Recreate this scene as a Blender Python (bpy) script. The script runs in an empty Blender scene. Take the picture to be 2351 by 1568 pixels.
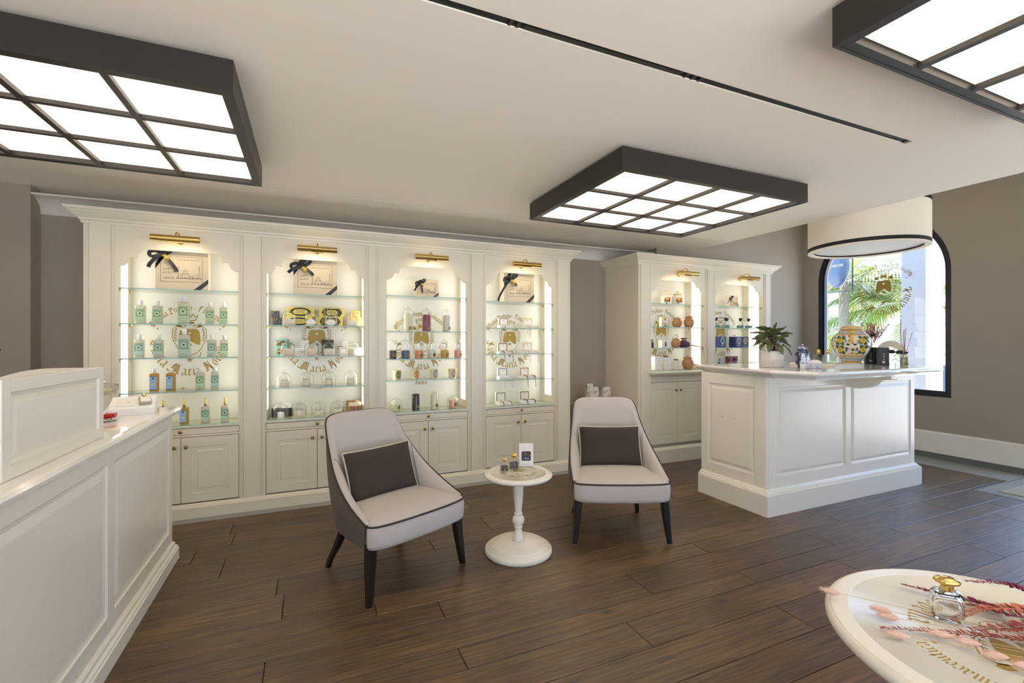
import bpy, bmesh, math, random
from mathutils import Vector, Matrix
PI = math.pi
sc = bpy.context.scene
COL = sc.collection
rnd = random.Random(7)

# ------------------------------------------------------------------ camera, world, sun, exposure
cam = bpy.data.objects.new('camera', bpy.data.cameras.new('camera'))
COL.objects.link(cam)
cam.data.sensor_width = 36.0
cam.data.lens = 36.0 * 1063.0 / 2351.0
cam.data.clip_start = 0.05
cam.data.clip_end = 400
cam.location = (0, 0, 1.35)
cam.rotation_euler = (PI / 2, 0, -math.radians(23.649))
sc.camera = cam

w = bpy.data.worlds.new('world'); sc.world = w; w.use_nodes = True
bgn = w.node_tree.nodes['Background']
bgn.inputs[0].default_value = (0.42, 0.62, 1.0, 1)
bgn.inputs[1].default_value = 4.8
sun = bpy.data.objects.new('sun', bpy.data.lights.new('sun', 'SUN')); COL.objects.link(sun)
sun.data.energy = 19.0; sun.data.angle = 0.01; sun.data.color = (1.0, 0.85, 0.64)
sun.rotation_euler = Vector((0.02, 0.52, -1.0)).to_track_quat('-Z', 'Y').to_euler()
PANEL_STRENGTH = 2.9      # ceiling light panels
SIDE_STRENGTH = 3.4       # lit side panels of the niches
LAMP_W = 0.6             # picture lights, each
sc.view_settings.view_transform = 'Standard'
sc.view_settings.look = 'None'
sc.view_settings.gamma = 1.0
sc.view_settings.exposure = 0.12
sc.view_settings.use_curve_mapping = False
sc.cycles.use_denoising = True
sc.cycles.max_bounces = 10
sc.cycles.diffuse_bounces = 6
sc.cycles.transparent_max_bounces = 40
sc.cycles.sample_clamp_indirect = 8

# ------------------------------------------------------------------ materials
MAT = {}
def newmat(name):
    m = bpy.data.materials.new(name); m.use_nodes = True
    nt = m.node_tree; nt.nodes.clear()
    out = nt.nodes.new('ShaderNodeOutputMaterial')
    MAT[name] = m
    return m, nt, out
def P(name, col, rough=0.5, metal=0.0, spec=0.5, sheen=0.0, coat=0.0, bump=None, var=None, emit=None):
    """principled material with optional noise bump (scale, strength) and colour variation (scale, amount)"""
    m, nt, out = newmat(name)
    p = nt.nodes.new('ShaderNodeBsdfPrincipled')
    nt.links.new(p.outputs[0], out.inputs[0])
    p.inputs['Base Color'].default_value = (*col, 1)
    p.inputs['Roughness'].default_value = rough
    p.inputs['Metallic'].default_value = metal
    p.inputs['Specular IOR Level'].default_value = spec
    if sheen: p.inputs['Sheen Weight'].default_value = sheen
    if coat: p.inputs['Coat Weight'].default_value = coat; p.inputs['Coat Roughness'].default_value = 0.06
    if emit: p.inputs['Emission Color'].default_value = (*emit[0], 1); p.inputs['Emission Strength'].default_value = emit[1]
    if bump or var:
        tc = nt.nodes.new('ShaderNodeTexCoord')
    if bump:
        n = nt.nodes.new('ShaderNodeTexNoise'); n.inputs['Scale'].default_value = bump[0]; n.inputs['Detail'].default_value = 3
        nt.links.new(tc.outputs['Object'], n.inputs['Vector'])
        b = nt.nodes.new('ShaderNodeBump'); b.inputs['Strength'].default_value = bump[1]; b.inputs['Distance'].default_value = 0.002
        nt.links.new(n.outputs[0], b.inputs['Height']); nt.links.new(b.outputs[0], p.inputs['Normal'])
    if var:
        n = nt.nodes.new('ShaderNodeTexNoise'); n.inputs['Scale'].default_value = var[0]; n.inputs['Detail'].default_value = 4
        nt.links.new(tc.outputs['Object'], n.inputs['Vector'])
        mx = nt.nodes.new('ShaderNodeMix'); mx.data_type = 'RGBA'
        mx.inputs['A'].default_value = (*[c * (1 - var[1]) for c in col], 1)
        mx.inputs['B'].default_value = (*[min(1, c * (1 + var[1])) for c in col], 1)
        nt.links.new(n.outputs[0], mx.inputs['Factor']); nt.links.new(mx.outputs['Result'], p.inputs['Base Color'])
    return m
def EM(name, col, s):
    m, nt, out = newmat(name)
    e = nt.nodes.new('ShaderNodeEmission'); e.inputs[0].default_value = (*col, 1); e.inputs[1].default_value = s
    nt.links.new(e.outputs[0], out.inputs[0]); return m
def GLASS(name, tint, refl=1.0, rough=0.015):
    """thin clear glass: tinted transparency with a fresnel reflection"""
    m, nt, out = newmat(name)
    t = nt.nodes.new('ShaderNodeBsdfTransparent'); t.inputs[0].default_value = (*tint, 1)
    g = nt.nodes.new('ShaderNodeBsdfGlossy'); g.inputs['Roughness'].default_value = rough
    f = nt.nodes.new('ShaderNodeFresnel'); ge = nt.nodes.new('ShaderNodeNewGeometry'); mr = nt.nodes.new('ShaderNodeMapRange')
    mr.inputs['To Min'].default_value = 1.5; mr.inputs['To Max'].default_value = 1 / 1.5   # both sides of the thin pane behave alike
    nt.links.new(ge.outputs['Backfacing'], mr.inputs[0]); nt.links.new(mr.outputs[0], f.inputs[0])
    mu = nt.nodes.new('ShaderNodeMath'); mu.operation = 'MULTIPLY'; mu.inputs[1].default_value = refl
    mx = nt.nodes.new('ShaderNodeMixShader')
    nt.links.new(f.outputs[0], mu.inputs[0]); nt.links.new(mu.outputs[0], mx.inputs[0])
    nt.links.new(t.outputs[0], mx.inputs[1]); nt.links.new(g.outputs[0], mx.inputs[2])
    nt.links.new(mx.outputs[0], out.inputs[0]); return m
def PRINT(name, bg, ink, scale, cover=0.5, rough=0.5, stretch=(1, 1, 1)):
    """two colour engraved print: thresholded noise and fine voronoi cells"""
    m, nt, out = newmat(name)
    p = nt.nodes.new('ShaderNodeBsdfPrincipled'); p.inputs['Roughness'].default_value = rough
    tc = nt.nodes.new('ShaderNodeTexCoord'); mp = nt.nodes.new('ShaderNodeMapping'); mp.inputs['Scale'].default_value = stretch
    n = nt.nodes.new('ShaderNodeTexNoise'); n.inputs['Scale'].default_value = scale; n.inputs['Detail'].default_value = 5; n.inputs['Distortion'].default_value = 1.5
    r = nt.nodes.new('ShaderNodeValToRGB'); r.color_ramp.elements[0].position = cover - 0.03; r.color_ramp.elements[1].position = cover + 0.03
    r.color_ramp.elements[0].color = (*ink, 1); r.color_ramp.elements[1].color = (*bg, 1)
    nt.links.new(tc.outputs['Object'], mp.inputs[0]); nt.links.new(mp.outputs[0], n.inputs['Vector'])
    nt.links.new(n.outputs[0], r.inputs[0]); nt.links.new(r.outputs[0], p.inputs['Base Color']); nt.links.new(p.outputs[0], out.inputs[0])
    return m
def LIQ(name, col, trans=0.5, rough=0.08):
    """filled bottle: diffuse and translucent colour under a glossy coat"""
    m, nt, out = newmat(name)
    d = nt.nodes.new('ShaderNodeBsdfDiffuse'); d.inputs[0].default_value = (*col, 1)
    t = nt.nodes.new('ShaderNodeBsdfTranslucent'); t.inputs[0].default_value = (*col, 1)
    a = nt.nodes.new('ShaderNodeMixShader'); a.inputs[0].default_value = trans
    g = nt.nodes.new('ShaderNodeBsdfGlossy'); g.inputs['Roughness'].default_value = rough
    f = nt.nodes.new('ShaderNodeFresnel'); f.inputs[0].default_value = 1.45
    b = nt.nodes.new('ShaderNodeMixShader')
    nt.links.new(d.outputs[0], a.inputs[1]); nt.links.new(t.outputs[0], a.inputs[2])
    nt.links.new(f.outputs[0], b.inputs[0]); nt.links.new(a.outputs[0], b.inputs[1]); nt.links.new(g.outputs[0], b.inputs[2])
    nt.links.new(b.outputs[0], out.inputs[0]); return m

P('cream_paint', (0.81, 0.75, 0.605), 0.32, bump=(220, 0.03))
P('back_white', (0.76, 0.735, 0.66), 0.4)
P('white_paint', (0.83, 0.775, 0.670), 0.25, bump=(220, 0.03))
P('counter_top', (0.84, 0.80, 0.74), 0.10, coat=0.4)
P('island_top', (0.78, 0.75, 0.71), 0.10, coat=0.4)
P('wall_paint', (0.365, 0.315, 0.250), 0.7, bump=(350, 0.05))
P('ceiling_paint', (0.93, 0.87, 0.785), 0.8)
P('trim_white', (0.72, 0.69, 0.64), 0.45)
P('lamp_metal', (0.030, 0.026, 0.023), 0.42, spec=0.4)
P('slot_black', (0.004, 0.004, 0.004), 0.6)
P('slot_grille', (0.03, 0.026, 0.02), 0.5)
P('brass', (0.72, 0.50, 0.17), 0.18, metal=1.0)
P('dark_brass', (0.38, 0.25, 0.07), 0.28, metal=1.0)
P('gold', (0.90, 0.62, 0.20), 0.10, metal=1.0)
P('gold_paint', (0.40, 0.265, 0.045), 0.45)
P('silver', (0.75, 0.75, 0.74), 0.22, metal=1.0, bump=(160, 0.6))
P('beige_cloth', (0.52, 0.465, 0.42), 0.9, sheen=0.1, bump=(520, 0.5), var=(240, 0.10))
P('brown_cloth', (0.095, 0.070, 0.055), 0.85, sheen=0.05, bump=(500, 0.4))
P('velvet', (0.043, 0.029, 0.021), 0.85, sheen=0.05, bump=(60, 0.25))
P('piping_brown', (0.035, 0.024, 0.020), 0.7)
P('piping_cream', (0.62, 0.54, 0.42), 0.8)
P('black_wood', (0.012, 0.009, 0.008), 0.3)
P('glide', (0.5, 0.5, 0.48), 0.4)
P('shelf_edge', (0.36, 0.60, 0.52), 0.15)
P('white_plastic', (0.88, 0.88, 0.86), 0.3)
P('soap_cream', (0.80, 0.70, 0.55), 0.5, bump=(120, 0.3))
P('soap_pale', (0.84, 0.80, 0.72), 0.5)
P('soap_white', (0.90, 0.88, 0.84), 0.5)
P('soap_pink', (0.80, 0.62, 0.48), 0.5, bump=(120, 0.3))
P('soap_brown', (0.28, 0.08, 0.03), 0.5)
P('soap_green', (0.48, 0.45, 0.18), 0.5, bump=(90, 0.3))
for n, c in (('cream', (0.80, 0.74, 0.50)), ('burgundy', (0.26, 0.025, 0.045)), ('pale', (0.72, 0.68, 0.60)), ('plum', (0.065, 0.022, 0.022)),
             ('blue', (0.045, 0.085, 0.20)), ('orange', (0.75, 0.26, 0.10)), ('grey', (0.70, 0.66, 0.60)), ('ochre', (0.64, 0.36, 0.045)),
             ('pink', (0.78, 0.36, 0.32)), ('green', (0.60, 0.63, 0.36)), ('black', (0.012, 0.011, 0.011)), ('ivory', (0.80, 0.73, 0.55)), ('salmon', (0.72, 0.40, 0.29))):
    P('wax_' + n, c, 0.35, bump=(90, 0.15))
P('medal', (0.30, 0.20, 0.07), 0.4, metal=0.8, bump=(700, 0.9))
P('wick', (0.02, 0.02, 0.02), 0.8)
P('card_cream', (0.70, 0.60, 0.44), 0.6)
P('card_white', (0.86, 0.83, 0.77), 0.6)
P('card_grey', (0.62, 0.57, 0.53), 0.6)
P('card_yellow', (0.78, 0.63, 0.13), 0.5)
P('card_orange', (0.80, 0.50, 0.12), 0.5)
P('card_olive', (0.085, 0.065, 0.018), 0.5)
P('card_teal', (0.17, 0.36, 0.32), 0.6)
P('card_black', (0.012, 0.010, 0.010), 0.4)
P('card_navy', (0.014, 0.024, 0.10), 0.4)
P('card_red', (0.18, 0.025, 0.028), 0.45)
P('card_brown', (0.30, 0.14, 0.04), 0.5)
P('lip_red', (0.55, 0.02, 0.03), 0.4)
P('ink', (0.012, 0.011, 0.014), 0.5)
P('ink_brown', (0.10, 0.07, 0.035), 0.5)
P('ribbon_black', (0.010, 0.012, 0.022), 0.45, sheen=0.2)
P('ribbon_gold', (0.50, 0.36, 0.04), 0.5)
for n, c in (('red', (0.30, 0.025, 0.045)), ('pink', (0.75, 0.55, 0.50)), ('blue', (0.60, 0.70, 0.82)), ('rust', (0.30, 0.03, 0.03)), ('green', (0.13, 0.16, 0.05)), ('dark', (0.04, 0.03, 0.025)), ('yellow', (0.72, 0.58, 0.18)), ('straw', (0.55, 0.45, 0.22))):
    P('tie_' + n, c, 0.5)
for n, c in (('border_red', (0.24, 0.03, 0.025)), ('border_pink', (0.72, 0.40, 0.36)), ('border_blue', (0.12, 0.17, 0.42)), ('border_orange', (0.52, 0.12, 0.03)), ('border_green', (0.10, 0.17, 0.06)), ('border_dark', (0.16, 0.10, 0.02)), ('border_gold', (0.74, 0.60, 0.08)), ('border_brown', (0.28, 0.19, 0.06))):
    P(n, c, 0.5)
LIQ('milk', (0.85, 0.83, 0.70)); LIQ('amber', (0.85, 0.52, 0.07), 0.6); LIQ('perfume_pale', (0.80, 0.78, 0.62), 0.6); LIQ('perfume_oil', (0.62, 0.54, 0.16), 0.6)
LIQ('aqua', (0.30, 0.54, 0.46), 0.6)
PRINT('print_green', (0.46, 0.62, 0.38), (0.10, 0.20, 0.11), 260, 0.50)
PRINT('print_bluegreen', (0.44, 0.58, 0.47), (0.10, 0.19, 0.15), 260, 0.50)
P('label_green', (0.50, 0.66, 0.42), 0.55); P('label_bluegreen', (0.47, 0.61, 0.50), 0.55)
P('label_blue', (0.32, 0.52, 0.80), 0.55)
P('label_ink', (0.03, 0.06, 0.04), 0.55)
P('label_pale', (0.72, 0.66, 0.46), 0.55)
PRINT('print_marble', (0.72, 0.68, 0.63), (0.38, 0.29, 0.22), 22, 0.42)
PRINT('print_delft', (0.80, 0.81, 0.84), (0.06, 0.09, 0.24), 55, 0.54, 0.15)
PRINT('print_delft_fine', (0.82, 0.82, 0.84), (0.30, 0.33, 0.55), 110, 0.50, 0.3)
PRINT('print_delft_dark', (0.62, 0.65, 0.72), (0.035, 0.05, 0.14), 55, 0.57, 0.15)
PRINT('print_iris', (0.018, 0.010, 0.055), (0.52, 0.38, 0.16), 130, 0.43)
PRINT('print_ornate', (0.55, 0.40, 0.13), (0.05, 0.035, 0.02), 70, 0.55)
PRINT('print_white', (0.84, 0.82, 0.78), (0.16, 0.16, 0.24), 190, 0.42)
PRINT('print_navy_silver', (0.66, 0.76, 0.76), (0.12, 0.20, 0.26), 90, 0.48)
PRINT('print_navy_gold', (0.76, 0.66, 0.36), (0.26, 0.20, 0.10), 90, 0.48)
PRINT('print_dark_lace', (0.40, 0.42, 0.44), (0.014, 0.016, 0.024), 120, 0.60)
PRINT('print_sachet', (0.78, 0.60, 0.46), (0.36, 0.20, 0.12), 160, 0.45)
PRINT('print_sachet_red', (0.62, 0.22, 0.15), (0.10, 0.04, 0.04), 160, 0.42)
for n, c in (('green', (0.20, 0.27, 0.09)), ('orange', (0.68, 0.27, 0.06)), ('lilac', (0.42, 0.41, 0.47)), ('mauve', (0.46, 0.37, 0.33))):
    P('oval_' + n, c, 0.5)
P('oval_brown', (0.34, 0.22, 0.10), 0.5); P('cup_cream', (0.80, 0.70, 0.47), 0.35)
P('terracotta', (0.47, 0.24, 0.11), 0.75, var=(30, 0.12))
P('purple_velvet', (0.085, 0.022, 0.085), 0.7, sheen=0.4, bump=(60, 0.4))
P('blue_cloth', (0.02, 0.05, 0.32), 0.6)
P('majolica', (0.80, 0.72, 0.60), 0.12, coat=0.3)
P('maj_yellow', (0.74, 0.44, 0.035), 0.15); P('maj_orange', (0.55, 0.20, 0.03), 0.15); P('maj_green', (0.075, 0.14, 0.065), 0.2)
P('maj_grey', (0.46, 0.48, 0.43), 0.15, var=(60, 0.25)); P('maj_dark', (0.02, 0.02, 0.03), 0.2)
P('pot_white', (0.74, 0.69, 0.64), 0.3)
P('soil', (0.05, 0.03, 0.018), 0.9, bump=(60, 1))
P('stem_brown', (0.09, 0.035, 0.02), 0.6)
P('reed', (0.42, 0.24, 0.11), 0.6)
P('pink_flower', (0.50, 0.20, 0.21), 0.8, var=(40, 0.25))
P('fern_red', (0.34, 0.055, 0.045), 0.65, var=(30, 0.3)); P('fern_coral', (0.62, 0.20, 0.13), 0.65, var=(30, 0.25)); P('fern_wine', (0.26, 0.02, 0.06), 0.65, var=(30, 0.25))
P('bunny_pink', (0.88, 0.61, 0.47), 0.95, sheen=0.6); P('straw_stem', (0.68, 0.45, 0.18), 0.6)
P('drum_cloth', (0.92, 0.85, 0.73), 0.85, bump=(400, 0.1)); P('drum_band', (0.012, 0.010, 0.010), 0.7); P('diffuser', (0.78, 0.77, 0.75), 0.6)
P('window_black', (0.012, 0.014, 0.022), 0.3)
P('stone_grey', (0.30, 0.30, 0.27), 0.45, var=(14, 0.12)); P('stone_dark', (0.16, 0.165, 0.15), 0.35, var=(14, 0.1)); P('mat_beige', (0.40, 0.34, 0.25), 0.9, bump=(150, 0.8), var=(60, 0.2))
P('stone_pale', (0.74, 0.69, 0.61), 0.5, var=(8, 0.06)); P('wall_white', (0.78, 0.74, 0.67), 0.6)
P('metal_strip', (0.55, 0.55, 0.52), 0.35, metal=1.0)
P('stucco', (0.40, 0.41, 0.44), 0.9, bump=(40, 0.5)); P('concrete', (0.62, 0.62, 0.60), 0.9)
P('far_white', (0.62, 0.62, 0.62), 0.9); P('far_glass', (0.05, 0.075, 0.11), 0.3)
P('sign_blue', (0.075, 0.13, 0.23), 0.25, coat=0.5); P('sign_frame', (0.03, 0.04, 0.06), 0.4)
P('palm_trunk', (0.26, 0.24, 0.20), 0.9); P('barrier_blue', (0.10, 0.15, 0.22), 0.4)
LIQ('palm_leaf', (0.40, 0.46, 0.05), 0.45, 0.3); LIQ('palm_leaf_dark', (0.17, 0.27, 0.07), 0.4, 0.3)
P('black_screen', (0.01, 0.01, 0.011), 0.25)
EM('panel_light', (1.0, 0.87, 0.70), PANEL_STRENGTH)
EM('side_light', (1.0, 0.95, 0.84), SIDE_STRENGTH)
EM('bulb', (1.0, 0.80, 0.45), 6.0)
GLASS('clear_glass', (0.985, 0.99, 0.985), 0.9)
GLASS('shelf_glass', (0.95, 0.985, 0.965), 1.0)
GLASS('table_glass', (0.975, 0.98, 0.965), 0.30)
GLASS('window_glass', (0.97, 0.985, 0.99), 0.7)
GLASS('bottle_glass', (0.975, 0.98, 0.975), 1.2)
def SOLID(name, col):
    m, nt, out = newmat(name)
    p = nt.nodes.new('ShaderNodeBsdfPrincipled'); p.inputs['Base Color'].default_value = (*col, 1); p.inputs['Roughness'].default_value = .0
    p.inputs['Transmission Weight'].default_value = 1.0; p.inputs['IOR'].default_value = 1.45; nt.links.new(p.outputs[0], out.inputs[0])
SOLID('solid_glass', (0.99, 0.99, 0.98))
GLASS('smoke_glass', (0.30, 0.33, 0.34), 1.0)

def wood():
    m, nt, out = newmat('oak_plank')
    N = nt.nodes.new; L = nt.links.new
    p = N('ShaderNodeBsdfPrincipled'); L(p.outputs[0], out.inputs[0])
    tc = N('ShaderNodeTexCoord'); oi = N('ShaderNodeObjectInfo')
    off = N('ShaderNodeVectorMath'); off.operation = 'SCALE'; off.inputs[3].default_value = 53.0
    cmb = N('ShaderNodeCombineXYZ'); L(oi.outputs['Random'], cmb.inputs[0]); L(oi.outputs['Random'], cmb.inputs[1]); L(oi.outputs['Random'], cmb.inputs[2])
    L(cmb.outputs[0], off.inputs[0])
    add = N('ShaderNodeVectorMath'); add.operation = 'ADD'; L(tc.outputs['Object'], add.inputs[0]); L(off.outputs[0], add.inputs[1])
    mp = N('ShaderNodeMapping'); mp.inputs['Scale'].default_value = (1.3, 26, 26); L(add.outputs[0], mp.inputs[0])
    gr = N('ShaderNodeTexNoise'); gr.inputs['Scale'].default_value = 2.4; gr.inputs['Detail'].default_value = 8; gr.inputs['Roughness'].default_value = 0.65; gr.inputs['Distortion'].default_value = 0.6; L(mp.outputs[0], gr.inputs['Vector'])
    mp2 = N('ShaderNodeMapping'); mp2.inputs['Scale'].default_value = (0.9, 5.5, 5.5); L(add.outputs[0], mp2.inputs[0])
    wv = N('ShaderNodeTexWave'); wv.wave_type = 'RINGS'; wv.rings_direction = 'Z'; wv.inputs['Scale'].default_value = 2.6; wv.inputs['Distortion'].default_value = 6.5; wv.inputs['Detail'].default_value = 2; wv.inputs['Detail Scale'].default_value = 0.8; L(mp2.outputs[0], wv.inputs['Vector'])
    big = N('ShaderNodeTexNoise'); big.inputs['Scale'].default_value = 2.2; big.inputs['Detail'].default_value = 3; L(add.outputs[0], big.inputs['Vector'])
    knm = N('ShaderNodeMapping'); knm.inputs['Scale'].default_value = (1.0, 2.2, 2.2); L(add.outputs[0], knm.inputs[0])
    kn = N('ShaderNodeTexVoronoi'); kn.inputs['Scale'].default_value = 2.1; L(knm.outputs[0], kn.inputs['Vector'])
    base = N('ShaderNodeValToRGB'); e = base.color_ramp.elements
    e[0].position = 0.30; e[0].color = (0.026, 0.0145, 0.006, 1); e[1].position = 0.68; e[1].color = (0.180, 0.100, 0.039, 1)
    L(gr.outputs[0], base.inputs[0])
    mw = N('ShaderNodeMix'); mw.data_type = 'RGBA'; mw.blend_type = 'MULTIPLY'; mw.inputs['Factor'].default_value = 0.42
    L(base.outputs[0], mw.inputs['A'])
    wr = N('ShaderNodeValToRGB'); wr.color_ramp.elements[0].color = (0.55, 0.52, 0.5, 1); wr.color_ramp.elements[1].color = (1.15, 1.1, 1.0, 1); L(wv.outputs[0], wr.inputs[0]); L(wr.outputs[0], mw.inputs['B'])
    mb = N('ShaderNodeMix'); mb.data_type = 'RGBA'; mb.blend_type = 'MULTIPLY'; mb.inputs['Factor'].default_value = 0.8
    br = N('ShaderNodeValToRGB'); br.color_ramp.elements[0].position = 0.3; br.color_ramp.elements[0].color = (0.62, 0.62, 0.64, 1); br.color_ramp.elements[1].position = 0.7; br.color_ramp.elements[1].color = (1.15, 1.08, 1.0, 1)
    L(big.outputs[0], br.inputs[0]); L(mw.outputs['Result'], mb.inputs['A']); L(br.outputs[0], mb.inputs['B'])
    kr = N('ShaderNodeValToRGB'); kr.color_ramp.elements[0].position = 0.02; kr.color_ramp.elements[0].color = (0.10, 0.09, 0.09, 1); kr.color_ramp.elements[1].position = 0.11; kr.color_ramp.elements[1].color = (1, 1, 1, 1)
    L(kn.outputs['Distance'], kr.inputs[0])
    mk = N('ShaderNodeMix'); mk.data_type = 'RGBA'; mk.blend_type = 'MULTIPLY'; mk.inputs['Factor'].default_value = 0.85
    L(mb.outputs['Result'], mk.inputs['A']); L(kr.outputs[0], mk.inputs['B'])
    mr = N('ShaderNodeMapRange'); mr.inputs['To Min'].default_value = 0.85; mr.inputs['To Max'].default_value = 1.35; L(oi.outputs['Random'], mr.inputs[0])
    sc2 = N('ShaderNodeVectorMath'); sc2.operation = 'SCALE'; L(mk.outputs['Result'], sc2.inputs[0]); L(mr.outputs[0], sc2.inputs[3])
    L(sc2.outputs[0], p.inputs['Base Color'])
    p.inputs['Roughness'].default_value = 0.40; p.inputs['Specular IOR Level'].default_value = 0.75
    tg = N('ShaderNodeTangent'); tg.direction_type = 'RADIAL'; tg.axis = 'X'; L(tg.outputs[0], p.inputs['Tangent']); p.inputs['Anisotropic'].default_value = 0.8
    b = N('ShaderNodeBump'); b.inputs['Strength'].default_value = 0.6; b.inputs['Distance'].default_value = 0.002
    L(gr.outputs[0], b.inputs['Height']); L(b.outputs[0], p.inputs['Normal'])
wood()
def leafmat():
    m, nt, out = newmat('prayer_leaf')
    N = nt.nodes.new; L = nt.links.new
    p = N('ShaderNodeBsdfPrincipled'); p.inputs['Roughness'].default_value = 0.4; L(p.outputs[0], out.inputs[0])
    tc = N('ShaderNodeTexCoord'); sx = N('ShaderNodeSeparateXYZ'); L(tc.outputs['Object'], sx.inputs[0])
    ab = N('ShaderNodeMath'); ab.operation = 'ABSOLUTE'; L(sx.outputs[0], ab.inputs[0])
    mu = N('ShaderNodeMath'); mu.operation = 'MULTIPLY_ADD'; mu.inputs[1].default_value = -0.9; L(ab.outputs[0], mu.inputs[0]); L(sx.outputs[1], mu.inputs[2])
    fr = N('ShaderNodeMath'); fr.operation = 'MULTIPLY'; fr.inputs[1].default_value = 520; L(mu.outputs[0], fr.inputs[0])
    si = N('ShaderNodeMath'); si.operation = 'SINE'; L(fr.outputs[0], si.inputs[0])
    r = N('ShaderNodeValToRGB'); r.color_ramp.elements[0].position = 0.35; r.color_ramp.elements[0].color = (0.020, 0.018, 0.014, 1); r.color_ramp.elements[1].position = 0.62; r.color_ramp.elements[1].color = (0.22, 0.27, 0.10, 1)
    mr = N('ShaderNodeMapRange'); mr.inputs[1].default_value = -1; L(si.outputs[0], mr.inputs[0]); L(mr.outputs[0], r.inputs[0]); L(r.outputs[0], p.inputs['Base Color'])
leafmat()

# ------------------------------------------------------------------ mesh helpers
class B:
    def __init__(s): s.v = []; s.f = []; s.m = []; s.sm = []
    def face(s, idx, m=0, smooth=False): s.f.append(tuple(idx)); s.m.append(m); s.sm.append(smooth)
    def box(s, x0, x1, y0, y1, z0, z1, m=0):
        n = len(s.v)
        s.v += [(x0, y0, z0), (x1, y0, z0), (x1, y1, z0), (x0, y1, z0), (x0, y0, z1), (x1, y0, z1), (x1, y1, z1), (x0, y1, z1)]
        for q in ((0, 3, 2, 1), (4, 5, 6, 7), (0, 1, 5, 4), (1, 2, 6, 5), (2, 3, 7, 6), (3, 0, 4, 7)): s.face([n + i for i in q], m)
        return s
    def loft(s, rings, m=0, cap0=True, cap1=True, closed=True, smooth=True, capm=None):
        n = len(s.v); k = len(rings[0])
        for r in rings: s.v += [tuple(p) for p in r]
        for a in range(len(rings) - 1):
            for i in range(k if closed else k - 1):
                j = (i + 1) % k
                s.face((n + a * k + i, n + a * k + j, n + (a + 1) * k + j, n + (a + 1) * k + i), m[a] if isinstance(m, (list, tuple)) else m, smooth)
        cm = capm if capm is not None else (m[-1] if isinstance(m, (list, tuple)) else m)
        if cap0: s.face([n + i for i in range(k)][::-1], cm)
        if cap1: s.face([n + (len(rings) - 1) * k + i for i in range(k)], cm)
        return s
    def lathe(s, prof, seg=24, cx=0, cy=0, m=0, cap0=True, cap1=True, smooth=True):
        rings = [[(cx + r * math.cos(2 * PI * i / seg), cy + r * math.sin(2 * PI * i / seg), z) for i in range(seg)] for r, z in prof]
        return s.loft(rings, m, cap0, cap1, True, smooth)
    def tube(s, pts, r, seg=8, m=0, cap=True, closed=False):
        pts = [Vector(p) for p in pts]; rings = []
        n = len(pts); up = None
        for i, p in enumerate(pts):
            if closed: t = pts[(i + 1) % n] - pts[i - 1]
            else: t = pts[min(i + 1, n - 1)] - pts[max(i - 1, 0)]
            t.normalize()
            if up is None:
                up = Vector((0, 0, 1)) if abs(t.z) < 0.9 else Vector((1, 0, 0))
            a = t.cross(up)
            if a.length < 1e-5: a = t.cross(Vector((0.3, 1, 0.2)))
            a.normalize(); b = a.cross(t).normalized(); up = b
            rr = r[i] if isinstance(r, (list, tuple)) else r
            rings.append([p + (a * math.cos(2 * PI * k / seg) + b * math.sin(2 * PI * k / seg)) * rr for k in range(seg)])
        if closed: rings.append(rings[0])
        return s.loft(rings, m, cap and not closed, cap and not closed, True, True)
    def rprism(s, poly, offs, m=0, cap0=True, cap1=True, smooth=False, capm=None):
        """polygon (ccw, xy) lofted through (outward offset, z) rings"""
        return s.loft([[(x, y, z) for x, y in offset_poly(poly, o)] for o, z in offs], m, cap0, cap1, True, smooth, capm)
    def sweep(s, path, prof, m=0, closed=False, cap=True):
        """moulding: profile (out, z) mitred along an open xy path; outside is to the right of travel"""
        rings = []
        n = len(path)
        for i in range(n):
            d = []
            for a, b in ((i - 1, i), (i, i + 1)):
                if closed or (a >= 0 and b < n):
                    A = path[a % n]; Bq = path[b % n]; dx, dy = Bq[0] - A[0], Bq[1] - A[1]; l = math.hypot(dx, dy)
                    d.append((dy / l, -dx / l))
            if len(d) == 1: nx, ny = d[0]
            else:
                k = 1 + d[0][0] * d[1][0] + d[0][1] * d[1][1]
                nx, ny = (d[0][0] + d[1][0]) / k, (d[0][1] + d[1][1]) / k
            rings.append([(path[i][0] + nx * o, path[i][1] + ny * o, z) for o, z in prof])
        if closed: rings.append(rings[0])
        return s.loft(rings, m, cap and not closed, cap and not closed, True, False)
    def rect_rings(s, org, ux, uz, un, x0, x1, z0, z1, rings, m=0):
        """raised/fielded panel: nested rectangles (inset, depth behind the face)"""
        org, ux, uz, un = Vector(org), Vector(ux), Vector(uz), Vector(un)
        R = []
        for i, d in rings:
            R.append([org + ux * a + uz * b - un * d for a, b in ((x0 + i, z0 + i), (x1 - i, z0 + i), (x1 - i, z1 - i), (x0 + i, z1 - i))])
        return s.loft(R, m, False, True, True, False)
    def strip(s, pts, wdir, w, m=0):
        n = len(s.v); wd = Vector(wdir).normalized() * (w / 2)
        for p in pts: s.v += [tuple(Vector(p) - wd), tuple(Vector(p) + wd)]
        for i in range(len(pts) - 1): s.face((n + 2 * i, n + 2 * i + 1, n + 2 * i + 3, n + 2 * i + 2), m, True)
        return s
    def poly(s, pts, m=0):
        n = len(s.v); s.v += [tuple(p) for p in pts]; s.face(range(n, n + len(pts)), m); return s
    def ball(s, c, r, seg=12, m=0, sx=1, sy=1, sz=1):
        k = seg // 2
        rings = [[(c[0] + r * sx * math.sin(PI * a / k) * math.cos(2 * PI * i / seg), c[1] + r * sy * math.sin(PI * a / k) * math.sin(2 * PI * i / seg), c[2] - r * sz * math.cos(PI * a / k)) for i in range(seg)] for a in range(1, k)]
        return s.loft(rings, m)
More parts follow.
